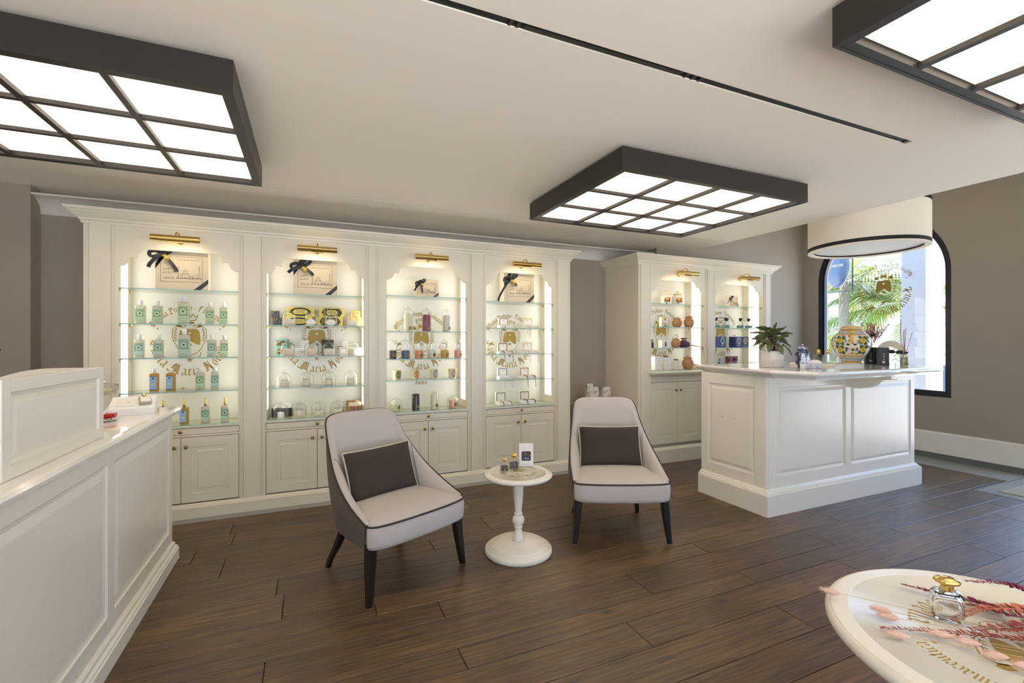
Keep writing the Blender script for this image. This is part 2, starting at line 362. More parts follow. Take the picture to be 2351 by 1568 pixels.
    def xf(s, M):
        s.v = [tuple(M @ Vector(p)) for p in s.v]; return s
    def mesh(s, name, mats):
        me = bpy.data.meshes.new(name); me.from_pydata(s.v, [], s.f)
        for mm in (mats if isinstance(mats, (list, tuple)) else [mats]): me.materials.append(MAT[mm])
        me.polygons.foreach_set('material_index', s.m); me.polygons.foreach_set('use_smooth', s.sm)
        me.update(); return me
    def obj(s, name, mats, parent=None, loc=(0, 0, 0), rot=(0, 0, 0), bevel=0, kind=None, subsurf=0):
        o = bpy.data.objects.new(name, s.mesh(name, mats)); COL.objects.link(o)
        o.location = loc; o.rotation_euler = rot
        if parent: o.parent = parent
        if bevel:
            b = o.modifiers.new('bevel', 'BEVEL'); b.width = bevel; b.segments = 2; b.limit_method = 'ANGLE'; b.angle_limit = 0.6
        if subsurf:
            q = o.modifiers.new('sub', 'SUBSURF'); q.levels = subsurf; q.render_levels = subsurf
        if kind: o['kind'] = kind
        return o
def offset_poly(poly, o):
    n = len(poly); out = []
    for i in range(n):
        a, b, c = poly[i - 1], poly[i], poly[(i + 1) % n]
        d = []
        for p, q in ((a, b), (b, c)):
            dx, dy = q[0] - p[0], q[1] - p[1]; l = math.hypot(dx, dy) or 1; d.append((dy / l, -dx / l))
        k = 1 + d[0][0] * d[1][0] + d[0][1] * d[1][1]
        k = max(k, 0.3)
        out.append((b[0] + (d[0][0] + d[1][0]) / k * o, b[1] + (d[0][1] + d[1][1]) / k * o))
    return out
def rrect(wd, dp, r, n=3):
    pts = []
    for cx, cy, a0 in ((wd / 2 - r, -dp / 2 + r, -PI / 2), (wd / 2 - r, dp / 2 - r, 0), (-wd / 2 + r, dp / 2 - r, PI / 2), (-wd / 2 + r, -dp / 2 + r, PI)):
        for k in range(n + 1):
            a = a0 + PI / 2 * k / n; pts.append((cx + r * math.cos(a), cy + r * math.sin(a)))
    return pts
def catmull(pts, n=6):
    pts = [Vector(p) for p in pts]; out = []
    for i in range(len(pts) - 1):
        p0 = pts[max(i - 1, 0)]; p1 = pts[i]; p2 = pts[i + 1]; p3 = pts[min(i + 2, len(pts) - 1)]
        for k in range(n):
            t = k / n
            out.append(0.5 * ((2 * p1) + (p2 - p0) * t + (2 * p0 - 5 * p1 + 4 * p2 - p3) * t * t + (3 * p1 - p0 - 3 * p2 + p3) * t ** 3))
    out.append(pts[-1]); return out
def tag(o, label, cat, group=None):
    o['label'] = label; o['category'] = cat
    if group: o['group'] = group
    return o
def thing(name, label, cat, loc=(0, 0, 0), rz=0, group=None):
    o = bpy.data.objects.new(name, None); o.empty_display_size = 0.05; COL.objects.link(o)
    o.location = loc; o.rotation_euler = (0, 0, rz)
    return tag(o, label, cat, group)
def struct(b, name, mats, parent=None, **k):
    o = b.obj(name, mats, parent, **k)
    if parent is None: o['kind'] = 'structure'
    return o

# plain lettering (built-in font), cached per string
TXT = {}
def text_mesh(s, size, mat, align='CENTER', sx=1.0):
    key = (s, size, mat, align, sx)
    if key in TXT: return TXT[key]
    cu = bpy.data.curves.new('lettering', 'FONT'); cu.body = s; cu.size = size; cu.align_x = align; cu.align_y = 'CENTER'; cu.resolution_u = 2
    o = bpy.data.objects.new('lettering', cu); COL.objects.link(o)
    bpy.context.view_layer.update()
    me = bpy.data.meshes.new_from_object(o)
    bpy.data.objects.remove(o)
    me.materials.clear(); me.materials.append(MAT[mat])
    if sx != 1.0:
        for vv in me.vertices: vv.co.x *= sx
    TXT[key] = me; return me
def text(s, size, mat, parent, loc, rot=(PI / 2, 0, 0), name='lettering', sx=1.0):
    o = bpy.data.objects.new(name, text_mesh(s, size, mat, 'CENTER', sx)); COL.objects.link(o)
    o.parent = parent; o.location = loc; o.rotation_euler = rot; return o

# black letter written with a broad nib: every stroke becomes a slanted ribbon
GLY = {
 'a': (.62, [[(.05,.8),(.25,1),(.42,.84),(.42,.14),(.56,.0)], [(.42,.58),(.12,.4),(.08,.14),(.22,.0),(.42,.16)]]),
 'c': (.54, [[(.48,.85),(.3,1.0),(.1,.8),(.1,.2),(.28,0),(.48,.14)]]),
 'd': (.62, [[(.02,1.45),(.46,.95),(.46,.15),(.26,0),(.08,.2),(.08,.78),(.28,.97),(.44,.8)]]),
 'e': (.54, [[(.12,.48),(.46,.62),(.42,.86),(.28,1),(.1,.8),(.1,.2),(.28,0),(.48,.14)]]),
 'f': (.46, [[(.5,1.42),(.34,1.58),(.2,1.4),(.2,-.05)], [(.02,.95),(.42,.95)]]),
 'i': (.36, [[(.02,.86),(.15,.98),(.15,.14),(.29,.0)], [(.12,1.3),(.2,1.42)]]),
 'l': (.36, [[(.02,1.45),(.15,1.6),(.15,.14),(.29,0)]]),
 'm': (1.0, [[(.0,.86),(.13,.98),(.13,.12),(.22,0)], [(.13,.8),(.36,1),(.46,.9),(.46,.12),(.55,0)], [(.46,.8),(.68,1),(.78,.9),(.78,.12),(.92,0)]]),
 'n': (.68, [[(.0,.86),(.13,.98),(.13,.12),(.22,0)], [(.13,.8),(.36,1),(.46,.9),(.46,.12),(.6,0)]]),
 'o': (.60, [[(.3,1),(.08,.8),(.08,.2),(.28,0),(.48,.2),(.48,.8),(.28,1)]]),
 'p': (.60, [[(.0,.9),(.12,1),(.12,-.5)], [(.12,.85),(.32,1),(.48,.82),(.48,.2),(.3,0),(.12,.1)]]),
 'r': (.50, [[(.02,.86),(.15,.98),(.15,.12),(.28,0)], [(.15,.75),(.34,1),(.46,.85)]]),
 't': (.44, [[(.15,1.35),(.15,.14),(.3,0),(.42,.12)], [(.02,.98),(.38,.98)]]),
 'u': (.66, [[(.0,.88),(.12,.98),(.12,.15),(.26,0),(.46,.17)], [(.46,.98),(.46,.12),(.6,0)]]),
 'v': (.60, [[(.02,1.2),(.12,.95),(.12,.18),(.28,0),(.48,.25),(.48,.78),(.3,1)]]),
 'z': (.54, [[(.05,.95),(.45,.95),(.1,.05),(.48,.05)]]),
 '-': (.5, [[(.1,.5),(.4,.5)]]), ' ': (.42, []),
 'O': (1.0, [[(.5,1.5),(.1,1.2),(.1,.3),(.5,0),(.88,.3),(.88,1.2),(.5,1.5)], [(.42,1.35),(.42,.2)], [(.58,1.3),(.58,.25)]]),
 'P': (.95, [[(.25,1.45),(.25,-.1)], [(.0,1.3),(.25,1.5),(.72,1.48),(.88,1.15),(.72,.78),(.3,.68)], [(.48,1.35),(.48,.8)], [(-.05,.05),(.3,.02),(.5,-.15)]]),
 'F': (.9, [[(.28,1.4),(.28,.1),(.05,-.08)], [(.0,1.35),(.4,1.52),(.9,1.42)], [(.12,.8),(.68,.8)], [(.5,1.4),(.5,.85)], [(.05,.0),(.4,.0)]]),
 'S': (.95, [[(.82,1.3),(.5,1.52),(.12,1.22),(.3,.85),(.72,.65),(.85,.3),(.5,0),(.08,.15),(-.08,.4)], [(.42,1.35),(.42,.18)], [(.58,1.3),(.58,.75)]]),
 'M': (1.35, [[(-.2,.15),(.0,-.02),(.2,.05),(.2,1.2),(.38,1.48)], [(.38,1.48),(.62,1.2),(.62,.1)], [(.62,1.25),(.84,1.48),(1.04,1.2),(1.04,.12),(1.22,0)], [(.4,1.3),(.4,.12)], [(.83,1.32),(.83,.2)], [(.1,.0),(.55,.0)]]),
 'N': (1.1, [[(.0,.05),(.18,0),(.22,1.3)], [(.05,1.35),(.3,1.5),(.78,.1),(.72,-.3),(.4,-.42)], [(.78,.05),(.84,1.4),(1.0,1.5)], [(.4,1.2),(.4,.3)]]),
}
def adv(s): return sum(GLY[c][0] for c in s)
def write(b, s, fn, size, m=0, nib=.15, xs=1.0, tr=1.0):
    """fn maps a pen position (advance, height) to a 3D point"""
    nx, ny = nib * math.cos(.7) / 2 * 1.25, nib * math.sin(.7) / 2 * 1.25
    x0 = 0
    for ch in s:
        wd, strokes = GLY[ch]
        for st in strokes:
            for (xa, ya), (xb, yb) in zip(st, st[1:]):
                a = [(xa - nx, ya - ny), (xa + nx, ya + ny), (xb + nx, yb + ny), (xb - nx, yb - ny)]
                pts = [fn(x0, px * size * xs, py * size) for px, py in a]
                b.poly(pts, m)
        x0 += wd * size * tr
def arc_fn(place, cx, cz, r, total, up):
    """text along a circle: up=True over the top (clockwise), else along the bottom (counter-clockwise)"""
    def fn(x0, px, py):
        if up:
            a = PI / 2 + (total / 2 - x0 - px) / r; rr = r + py
        else:
            a = -PI / 2 + (x0 + px - total / 2) / r; rr = r - py
        return place(cx + rr * math.cos(a), cz + rr * math.sin(a))
    return fn
def emblem(parent, place, cx, cz, k=1.0, mat='gold_paint', name='gold_emblem'):
    """the perfumery's gold emblem: arched lettering, crowned shield, star; each written line a part of its own"""
    def part(nm, bb): return bb.obj(nm, mat, parent)
    b = B()
    def line(pts, wd):
        pts = [Vector((x * k, y * k)) for x, y in pts]
        for p, q in zip(pts, pts[1:]):
            t = (q - p)
            if t.length < 1e-6: continue
            t.normalize(); n = Vector((-t.y, t.x)) * wd * k / 2
            b.poly([place(cx + c.x, cz + c.y) for c in (p - n, q - n, q + n, p + n)])
    # field of the shield: two halves with the notch below and a round hole above
    def piece(nm, pts): part(nm, B().poly([place(cx + x * k, cz + y * k) for x, y in pts]))
    out = [(0, .118), (.045, .120), (.064, .105), (.073, .07), (.076, .02), (.072, -.012), (.050, -.010), (.025, .004), (0, .026)]
    hole = [(0, .074), (.007, .076), (.0105, .083), (.007, .090), (0, .093)]
    for sg in (1, -1):
        piece('shield_half', [(sg * x, y) for x, y in out + hole])
        piece('scroll', [(sg * x, y) for x, y in [(.045, .150), (.070, .165), (.092, .158), (.085, .138), (.062, .128)]])
        piece('lozenge', [(sg * .215 + x, .118 + y) for x, y in [(-.01, 0), (0, -.006), (.01, 0), (0, .006)]])
    piece('star', [((.017 if i % 2 else .011) * math.cos(PI * i / 12), -.012 + (.017 if i % 2 else .011) * math.sin(PI * i / 12)) for i in range(24)])
    piece('helmet', [(-.03, .150), (.03, .150), (.034, .176), (-.034, .176)])
    b = B()
    for sg in (1, -1):
        line([(sg * x, y) for x, y in [(.02, .145), (.05, .13), (.085, .140), (.115, .115), (.118, .06), (.112, .02), (.092, -.012), (.082, -.04), (.055, -.075), (.02, -.092), (0, -.098)]], .005)
        line([(sg * x, y) for x, y in [(.086, .128), (.100, .10), (.103, .05), (.098, .015)]], .004)
        for q in range(5): line([(sg * (.086 + .003 * math.sin(q)), .11 - q * .02), (sg * .098, .104 - q * .02)], .006)
        line([(sg * x, y) for x, y in [(.02, -.115), (.035, -.125), (.055, -.118), (.075, -.10), (.08, -.07)]], .004)
        line([(sg * x, y) for x, y in [(0, -.125), (.015, -.118), (.02, -.125), (.01, -.135), (0, -.13)]], .004)
    part('emblem_border', b)
    b = B()
    line([(-.045, .192), (0, .184), (.045, .192)], .006)
    line([(-.045, .192), (-.058, .232), (-.036, .212), (-.024, .240), (-.008, .212), (0, .244), (.008, .212), (.024, .240), (.036, .212), (.058, .232), (.045, .192)], .0045)
    part('emblem_crown', b)
    t = 'Officina Profumo - Farmaceutica'; s_ = .0315 * k; b = B(); write(b, t, arc_fn(place, cx, cz, .268 * k, adv(t) * s_, True), s_); part('lettering', b)
    t = 'Santa Maria Novella'; s_ = .052 * k; b = B(); write(b, t, arc_fn(place, cx, cz, .262 * k, adv(t) * s_ * 1.40, False), s_, xs=1.22, tr=1.40); part('lettering', b)
    for t, sz, zz in (('di', .026 * k, -.152 * k), ('Firenze', .030 * k, -.405 * k)):
        b = B(); write(b, t, lambda x0, px, py: place(cx - adv(t) * sz / 2 + x0 + px, cz + zz + py), sz); part('lettering', b)

# panel ring profiles (inset, depth)
FIELD = [(0, 0), (.002, .008), (.012, .010), (.040, .002), (.044, .0015)]
# ------------------------------------------------------------------ room shell
XR, XE, ZC, ZH = 6.64, 4.45, 2.50, 3.25       # right wall, drop ceiling edge, ceiling, high ceiling
XL, YF = -3.4, -1.3
floor = struct(B().box(XL, XR, YF, 4.7, -.12, -.016), 'floor', 'stone_dark')
rows = [-1.29, -1.05, -.82, -.58, -.35, -.15, .06, .25, .44, .65, .84, 1.04, 1.237, 1.418, 1.626, 1.822, 1.963, 2.205, 2.362, 2.514, 2.76, 2.95, 3.10, 3.358, 3.56, 3.76, 3.95, 4.115]
fixed = {22: [-0.474, 1.2, 2.9, 4.6], 20: [-0.162, 1.7, 3.1, 4.9], 18: [0.307, 2.0, 3.6, 5.0], 16: [-0.17, 1.682, 3.2, 4.73], 21: [-0.9, 0.745, 2.5, 4.1], 13: [0.516, 2.18, 4.0], 15: [0.6, 2.3, 3.84, 5.2], 14: [1.395, 2.97, 4.9]}
plank_cache = {}
for i, (ya, yb) in enumerate(zip(rows, rows[1:])):
    xend = 6.19 if ya > 2.18 else 5.53
    cuts = fixed.get(i)
    if cuts is None:
        cuts = []; x = -1.6 + rnd.random() * 1.5
        while x < xend - .5:
            cuts.append(x); x += 1.3 + rnd.random() * .8
    xs = [-2.2] + [c for c in cuts if -2.0 < c < xend - .2] + [xend]
    for xa, xb in zip(xs, xs[1:]):
        g = .0016; hx, hy = (xb - xa) / 2 - g, (yb - ya) / 2 - g
        b = B().rprism([(-hx, -hy), (hx, -hy), (hx, hy), (-hx, hy)], [(0, -.016), (0, -.0022), (-.0022, 0)], cap0=False)
        b.obj('plank', 'oak_plank', floor, ((xa + xb) / 2, (ya + yb) / 2, rnd.uniform(-.0005, .0003)))
for nm, q, mt in (('stone_border', (-1.86, 6.19, 4.1165, 4.66), 'stone_grey'), ('stone_border', (6.192, 6.64, 2.18, 4.5), 'stone_grey')):
    B().box(q[0], q[1], q[2], q[3], -.016, -.0005).obj(nm, mt, floor, bevel=.001)
B().box(5.56, 6.63, 2.06, 2.165, -.016, -.0005).obj('stone_border', 'stone_grey', floor, bevel=.001)
B().box(5.535, 6.63, 2.168, 2.178, -.016, .004).obj('metal_strip', 'metal_strip', floor)
B().box(5.535, 5.555, -.35, 2.166, -.016, .002).obj('metal_strip', 'metal_strip', floor)
for k in range(4):
    B().box(5.56, 5.66, 2.055 - .6 * (k + 1) + .003, 2.055 - .6 * k, -.016, -.0005).obj('stone_border', 'stone_grey', floor, bevel=.001)
mat = tag(B().rprism([(5.67, -.3), (6.6, -.3), (6.6, 2.05), (5.67, 2.05)], [(0, -.014), (0, .006), (-.006, .010)]).obj('door_mat', 'mat_beige'), 'beige coir entrance mat let into the stone border at right', 'mat')

# ceiling: dropped part with two slots, then the raised part by the window wall
c = B()
s0, s1 = 1.514, 1.552      # wide slot
t0, t1 = 3.893, 3.905      # thin slot
for ya, yb in ((YF, s0), (s1, t0), (t1, 4.72)): c.box(XL, XE, ya, yb, ZC, ZC + .12)
c.box(3.177, XE, s0, s1, ZC, ZC + .12); c.box(XL, -1.2, s0, s1, ZC, ZC + .12)
c.box(XE - .02, XE, YF, 4.72, ZC + .1, ZH + .05)
c.box(XE - .02, XR + .2, YF, 4.72, ZH, ZH + .12)
ceil = struct(c, 'ceiling', 'ceiling_paint')
st = thing('slot_diffuser', 'long black linear air slot cut across the white ceiling', 'air vent', (0, (s0 + s1) / 2, ZC))
B().box(-1.2, 3.177, -.0188, .0188, .006, .11).obj('trough', 'slot_black', st)
for xa, xb in ((.72, 1.46),): B().box(xa, xb, -.006, .012, .001, .006).obj('grille', 'slot_grille', st)
for xa in (.66, .69, 1.49, 1.53, 1.57): B().box(xa, xa + .012, -.017, .017, .001, .006).obj('clip', 'slot_grille', st)
B().box(3.14, 3.168, -.017, .017, .001, .006).obj('clip', 'slot_grille', st)
st = thing('slot_diffuser', 'hairline black air slot in the ceiling close to the cabinet wall', 'air vent', (0, 3.899, ZC))
B().box(XL, XE - .02, -.006, .006, .003, .11).obj('trough', 'slot_black', st)

# walls
YB, YP, YC2 = 4.67, 4.50, 4.527
b = B(); b.box(XL, -1.873, YC2, 4.9, 0, ZC + .1); b.box(-1.873, 3.91, YB, 4.9, 0, ZC + .1); b.box(3.91, XR, YP, 4.9, 0, ZH + .05)
struct(b, 'wall_back', 'wall_paint')
struct(B().box(XL - .2, XL, YF, 4.9, 0, ZC + .1), 'wall_left', 'wall_white')
b = B(); b.box(XL - .2, -2.6, YF - .2, YF, 0, ZH + .1); b.box(4.0, XR + .2, YF - .2, YF, 0, ZH + .1); b.box(-2.6, 4.0, YF - .2, YF, 2.42, ZH + .1)
struct(b, 'wall_front', 'wall_white')
# added glazed shopfront, unseen behind the camera, to light the ceiling off the ground
sf = bpy.data.objects.new('added_shopfront', None); COL.objects.link(sf); sf['kind'] = 'structure'; sf.location = (0, YF - .1, 0)
for k in range(7):
    xa = -2.6 + k * 6.56 / 6; B().box(xa, xa + .04, -.03, .03, 0, 2.42).obj('mullion', 'window_black', sf)
B().box(-2.6, 4.0, -.03, .03, 2.36, 2.42).obj('transom', 'window_black', sf); B().box(-2.6, 4.0, -.03, .03, 0, .08).obj('sill', 'window_black', sf)
for k in range(6):
    xa = -2.56 + k * 6.56 / 6; B().box(xa, xa + 1.053, -.004, .004, .08, 2.36).obj('pane', 'window_glass', sf)
aw = tag(B().box(-4, 8, YF - 1.75, YF - .21, 2.55, 2.62).obj('added_awning', 'far_white'), 'unseen white canopy added over the shopfront to keep the sky out', 'added_awning')  # added out of view so the floor gets no sky through the glazing
# right wall with the arched window opening and the entrance door opening
wy0, wy1, wz0, wzs = 2.80, 4.294, .71, 2.18
wr = (wy1 - wy0) / 2; wyc = (wy0 + wy1) / 2
NA = 28
def arch(o=0.0, n=NA):
    """outline of the window from bottom right (low y) up, over the arch and down (y, z)"""
    pts = [(wy0 - o, wz0 - o)]
    for i in range(n + 1):
        a = PI * i / n
        pts.append((wyc - (wr + o) * math.cos(a), wzs + (wr + o) * math.sin(a)))
    pts.append((wy1 + o, wz0 - o)); return pts
dy0, dy1, dz1 = 0.25, 2.14, 2.42
b = B(); T = .22
def wq(pts): b.poly([(XR, y, z) for y, z in pts]); b.poly([(XR + T, y, z) for y, z in pts][::-1])
wq([(YF, 0), (YF, ZH), (dy0, ZH), (dy0, 0)]); wq([(dy0, dz1), (dy0, ZH), (dy1, ZH), (dy1, dz1)]); wq([(dy1, 0), (dy1, ZH), (wy0, ZH), (wy0, 0)])
wq([(wy0, 0), (wy0, wz0), (wy1, wz0), (wy1, 0)]); wq([(wy1, 0), (wy1, ZH), (4.6, ZH), (4.6, 0)])
ar = arch()
for (ya, za), (yb, zb) in zip(ar[1:-1], ar[2:-1]): wq([(ya, za), (ya, ZH), (yb, ZH), (yb, zb)])
ol = ar + [ar[0]]
for (ya, za), (yb, zb) in zip(ol, ol[1:]): b.poly([(XR, ya, za), (XR, yb, zb), (XR + T, yb, zb), (XR + T, ya, za)])
dl = [(dy0, 0), (dy0, dz1), (dy1, dz1), (dy1, 0)]
for (ya, za), (yb, zb) in zip(dl, dl[1:]): b.poly([(XR, ya, za), (XR, yb, zb), (XR + T, yb, zb), (XR + T, ya, za)])
struct(b, 'wall_right', 'wall_paint')
# window: frame, inner sash, pane, gold emblem on the pane
win = bpy.data.objects.new('window_1', None); COL.objects.link(win); win['kind'] = 'structure'; win.location = (XR, wyc, wz0)
def frame_loop(b, o0, o1, x0, x1):
    A, I = arch(o0), arch(o1)
    n = len(A)
    for i in range(n):
        j = (i + 1) % n
        pa, pb, qa, qb = A[i], A[j], I[i], I[j]
        b.poly([(x0, *pa), (x0, *pb), (x0, *qb), (x0, *qa)]); b.poly([(x1, *pa), (x1, *pb), (x1, *qb), (x1, *qa)])
        b.poly([(x0, *qa), (x0, *qb), (x1, *qb), (x1, *qa)]); b.poly([(x0, *pa), (x0, *pb), (x1, *pb), (x1, *pa)])
INV = Matrix.Translation((-XR, -wyc, -wz0))
b = B(); frame_loop(b, 0, -.045, XR + .012, XR + .10); b.xf(INV).obj('window_frame', 'window_black', win)
b = B(); frame_loop(b, -.045, -.068, XR + .035, XR + .085); b.xf(INV).obj('sash', 'window_black', win)
b = B(); g = arch(-.06); b.poly([(XR + .058, y, z) for y, z in g]); b.poly([(XR + .066, y, z) for y, z in g][::-1]); b.xf(INV).obj('pane', 'window_glass', win)
emblem(win, lambda x, z: (.054, 3.50 + x - wyc, z - wz0), 0, 1.99, 1.15)
# entrance door (outside the picture at right; its daylight falls on the floor)
dr = bpy.data.objects.new('door_1', None); COL.objects.link(dr); dr['kind'] = 'structure'; dr.location = (XR + .1, dy0, 0)
b = B()
for ya, yb in ((0, .06), (.915, .975), (1.83, 1.89)): b.box(0, .06, ya, yb, 0, dz1)
b.box(0, .06, .06, 1.83, dz1 - .08, dz1); b.box(0, .06, .06, 1.83, 0, .10); b.obj('door_frame', 'window_black', dr)
for ya, yb in ((.06, .915), (.975, 1.83)): B().box(.026, .034, ya, yb, .1, dz1 - .08).obj('pane', 'window_glass', dr)
for y in (.87, 1.02): B().tube([(-.02, y, .95), (-.05, y, .98), (-.05, y, 1.35), (-.02, y, 1.38)], .012).obj('door_handle', 'silver', dr)
# skirting
b = B().sweep([(XR, dy1 + .02), (XR, 4.5)][::-1], [(0, .065), (.026, .065), (.026, .292), (.018, .309), (0, .309)]); struct(b, 'baseboard_right', 'white_paint')
b = B().box(XR - .014, XR - .0005, dy1 + .02, 3.14, 0, .064); b.box(XR - .014, XR - .0005, 3.143, 4.49, 0, .064); struct(b, 'trim_2', 'stone_dark')
b = B().sweep([(XR - .028, 4.5), (5.365, 4.5)], [(0, 0), (0, .29), (.012, .309), (.026, .309), (.026, 0)][::-1]); struct(b.xf(Matrix.Translation((0, -.027, 0))), 'baseboard_back', 'white_paint')
# crown moulding behind the long cabinets
prof = [(0, 2.318)] + [(.004 + .135 * (1 - math.cos(a * PI / 2 / 8)), 2.322 + .112 * math.sin(a * PI / 2 / 8)) for a in range(9)] + [(.142, 2.436), (.142, 2.447), (0, 2.447)]
b = B().sweep([(-1.872, YB - .0005), (3.909, YB - .0005)], prof[::-1]); struct(b, 'trim_1', 'trim_white')

# ------------------------------------------------------------------ ceiling lights
def ceiling_light(x0, y0, label):
    W, D, H = 1.62, 1.235, .133
    t = thing('ceiling_light', label, 'ceiling light', (x0, y0, 2.35), 0, 'gridded ceiling light boxes')
    b = B()
    f = .045
    for q in ((0, W, 0, .012), (0, W, D - .012, D), (0, .012, .012, D - .012), (W - .012, W, .012, D - .012)): b.box(*q, 0, H)
    b.box(.012, W - .012, .012, D - .012, H - .01, H)
    b.obj('housing', 'lamp_metal', t)
    B().box(.09, W - .09, .07, D - .07, H, .1502).obj('mounting_plate', 'lamp_metal', t)
    b = B(); 
    for q in ((.012, W - .012, .012, f), (.012, W - .012, D - f, D - .012), (.012, f, f, D - f), (W - f, W - .012, f, D - f)): b.box(*q, .002, .03)
    b.obj('rim', 'lamp_metal', t)
    gx = [f + (W - 2 * f) * i / 4 for i in range(5)]; gy = [f + (D - 2 * f) * i / 3 for i in range(4)]
    for x in gx[1:-1]: B().box(x - .014, x + .014, f, D - f, .003, .022).obj('grid_bar', 'lamp_metal', t)
    for y in gy[1:-1]: B().box(f, W - f, y - .0135, y + .0135, .004, .021).obj('grid_bar', 'lamp_metal', t)
    pm = None
    for i in range(4):
        for j in range(3):
            xa, xb, ya, yb = gx[i] + .01, gx[i + 1] - .01, gy[j] + .01, gy[j + 1] - .01
            if pm is None: pm = B().box(-(xb - xa) / 2, (xb - xa) / 2, -(yb - ya) / 2, (yb - ya) / 2, 0, .006).mesh('light_panel', 'panel_light')
            o = bpy.data.objects.new('light_panel', pm); COL.objects.link(o); o.parent = t; o.location = ((xa + xb) / 2, (ya + yb) / 2, .024)
ceiling_light(-1.90, 2.158, 'black gridded ceiling light at left above the cash counter')
ceiling_light(1.662, 2.195, 'black gridded ceiling light above the right armchair, wholly in view')
ceiling_light(1.629, -.23, 'black gridded ceiling light cut off by the upper right corner')
ceiling_light(-1.90, -.23, 'black gridded ceiling light at left behind the camera')
# drum pendant
t = thing('drum_pendant', 'large cream fabric drum lamp with black rims hanging before the arched window', 'pendant lamp', (5.066, 2.803, 2.262))
def ringwall(r0, r1, z0, z1, seg=64):
    return B().lathe([(r0, z0), (r1, z0), (r1, z1), (r0, z1), (r0, z0)], seg, cap0=False, cap1=False, smooth=False)
R = .488; Hd = .42
def shell(r0, r1, z0, z1, seg=72):
    b = B()
    for r, q in ((r1, 0), (r0, 1)): b.lathe([(r, z0), (r, z1)], seg, cap0=False, cap1=False)
    for z in (z0, z1): b.lathe([(r0, z), (r1, z)], seg, cap0=False, cap1=False, smooth=False)
    return b
shell(R - .006, R, .0, Hd).obj('shade', 'drum_cloth', t)
shell(R - .008, R + .002, .004, .038).obj('lower_band', 'drum_band', t)
shell(R - .008, R + .002, Hd - .034, Hd).obj('upper_band', 'drum_band', t)
shell(R - .050, R + .001, -.006, .004).obj('bottom_rim', 'drum_cloth', t)
B().lathe([(0.001, .018), (R - .045, .018)], 64, cap0=False, cap1=False).obj('diffuser', 'diffuser', t)
for k in range(3): B().tube([(.2 * math.cos(k * 2.1), .2 * math.sin(k * 2.1), Hd - .02), (0.0, 0, ZH - 2.262 - .02)], .002, 6).obj('suspension_wire', 'silver', t)
B().lathe([(.06, ZH - 2.292), (.06, ZH - 2.2625)], 20).obj('canopy', 'lamp_metal', t)

# ------------------------------------------------------------------ display cabinets
ZT, ZB = 2.199, .107
def knob(parent, x, y, z):
    prof = [(.004, 0), (.004, .008), (.010, .012), (.0135, .018), (.0135, .023), (.009, .027), (.002, .028)]
    b = B(); b.lathe(prof, 14); b.xf(Matrix.Rotation(PI / 2, 4, 'X'))
    return b.obj('knob', 'dark_brass', parent, (x, y, z))
def door(parent, x0, x1, z0, z1, y, kx, kz, flatm='cream_paint'):
    o = bpy.data.objects.new('door', None)
    b = B(); w_, h_ = x1 - x0, z1 - z0
    b.box(0, w_, .004, .022, 0, h_)
    m = min(.075, w_ * .19)
    b.rect_rings((0, 0, 0), (1, 0, 0), (0, 0, 1), (0, -1, 0), 0, w_, 0, h_, [(0, .004), (.004, 0), (m, 0), (m + .002, .005), (m + .010, .009), (m + .022, .009), (m + .036, .001), (m + .040, .001)])
    d = b.obj('door', flatm, parent, (x0, y, z0))
    k = knob(d, kx - x0, 0, kz - z0)
    return d
def pilaster(b, x0, x1, y0, z0, z1):
    w_ = x1 - x0
    b.box(x0, x1, y0, y0 + .34, z0, z1)
    if w_ > .13:
        m = .032
        b.box(x0 + m, x1 - m, y0 - .009, y0 + .001, z0, z1)
        for x in (x0 + .006, x1 - .014): b.box(x, x + .008, y0 - .004, y0 + .001, z0, z1)
        for x in (x0 + m - .010, x1 - m + .003): b.box(x, x + .007, y0 - .005, y0 + .001, z0, z1)
    else:
        b.box(x0 + .010, x0 + .022, y0 - .005, y0 + .001, z0, z1) if w_ > .05 else None
        b.box(x0 + w_ / 2 - .02, x1 - .012, y0 - .009, y0 + .001, z0, z1)
def picture_light(x, y, z, label):
    t = thing('picture_light', label, 'picture light', (x, y, z), 0, 'brass picture lights on the cabinets')
    L_ = .30; r = .0235
    # ribbed half-open shade, open towards the cabinet below
    rings = []
    n = 26
    for xx in (-L_ / 2, L_ / 2):
        ring = []
        for i in range(n + 1):
            a = math.radians(-62) - math.radians(262) * i / n
            rr = r * (1 + (.025 if i % 2 else 0))
            ring.append((xx, -rr * math.cos(a + PI), rr * math.sin(a + PI)))
        rings.append(ring)
    b = B().loft(rings, 0, False, False, False, False)
    inner = [[(p[0], p[1] * .93, p[2] * .93) for p in ring] for ring in rings]
    b.loft(inner, 0, False, False, False, False)
    for ring in rings: b.poly(ring)
    b.obj('lamp_shade', 'brass', t)
    B().box(-.045, .045, -.008, .006, -r - .007, -r + .006).obj('bulb_holder', 'brass', t)
    arc = [(0, .138, .004), (0, .125, .03), (0, .095, .048), (0, .05, .055), (0, .015, .046), (0, 0, r * .9)]
    B().tube(catmull(arc, 4), .0055, 8).obj('arm', 'brass', t)
    b = B(); b.lathe([(.022, 0), (.022, .008), (.012, .012)], 16); b.xf(Matrix.Rotation(PI / 2, 4, 'X')); b.obj('backplate', 'brass', t, (0, .139, .004))
    B().tube([(-.12, .004, -.012), (.12, .004, -.012)], .006, 8).obj('bulb', 'bulb', t)
    l = bpy.data.objects.new('picture_light_lamp', bpy.data.lights.new('picture_light_lamp', 'AREA')); COL.objects.link(l)
    l.data.shape = 'RECTANGLE'; l.data.size = .24; l.data.size_y = .02; l.data.energy = LAMP_W; l.data.color = (1.0, .80, .52)
    l.parent = t; l.location = (0, .012, -.030); l.rotation_euler = (math.radians(18), 0, 0)
    return t
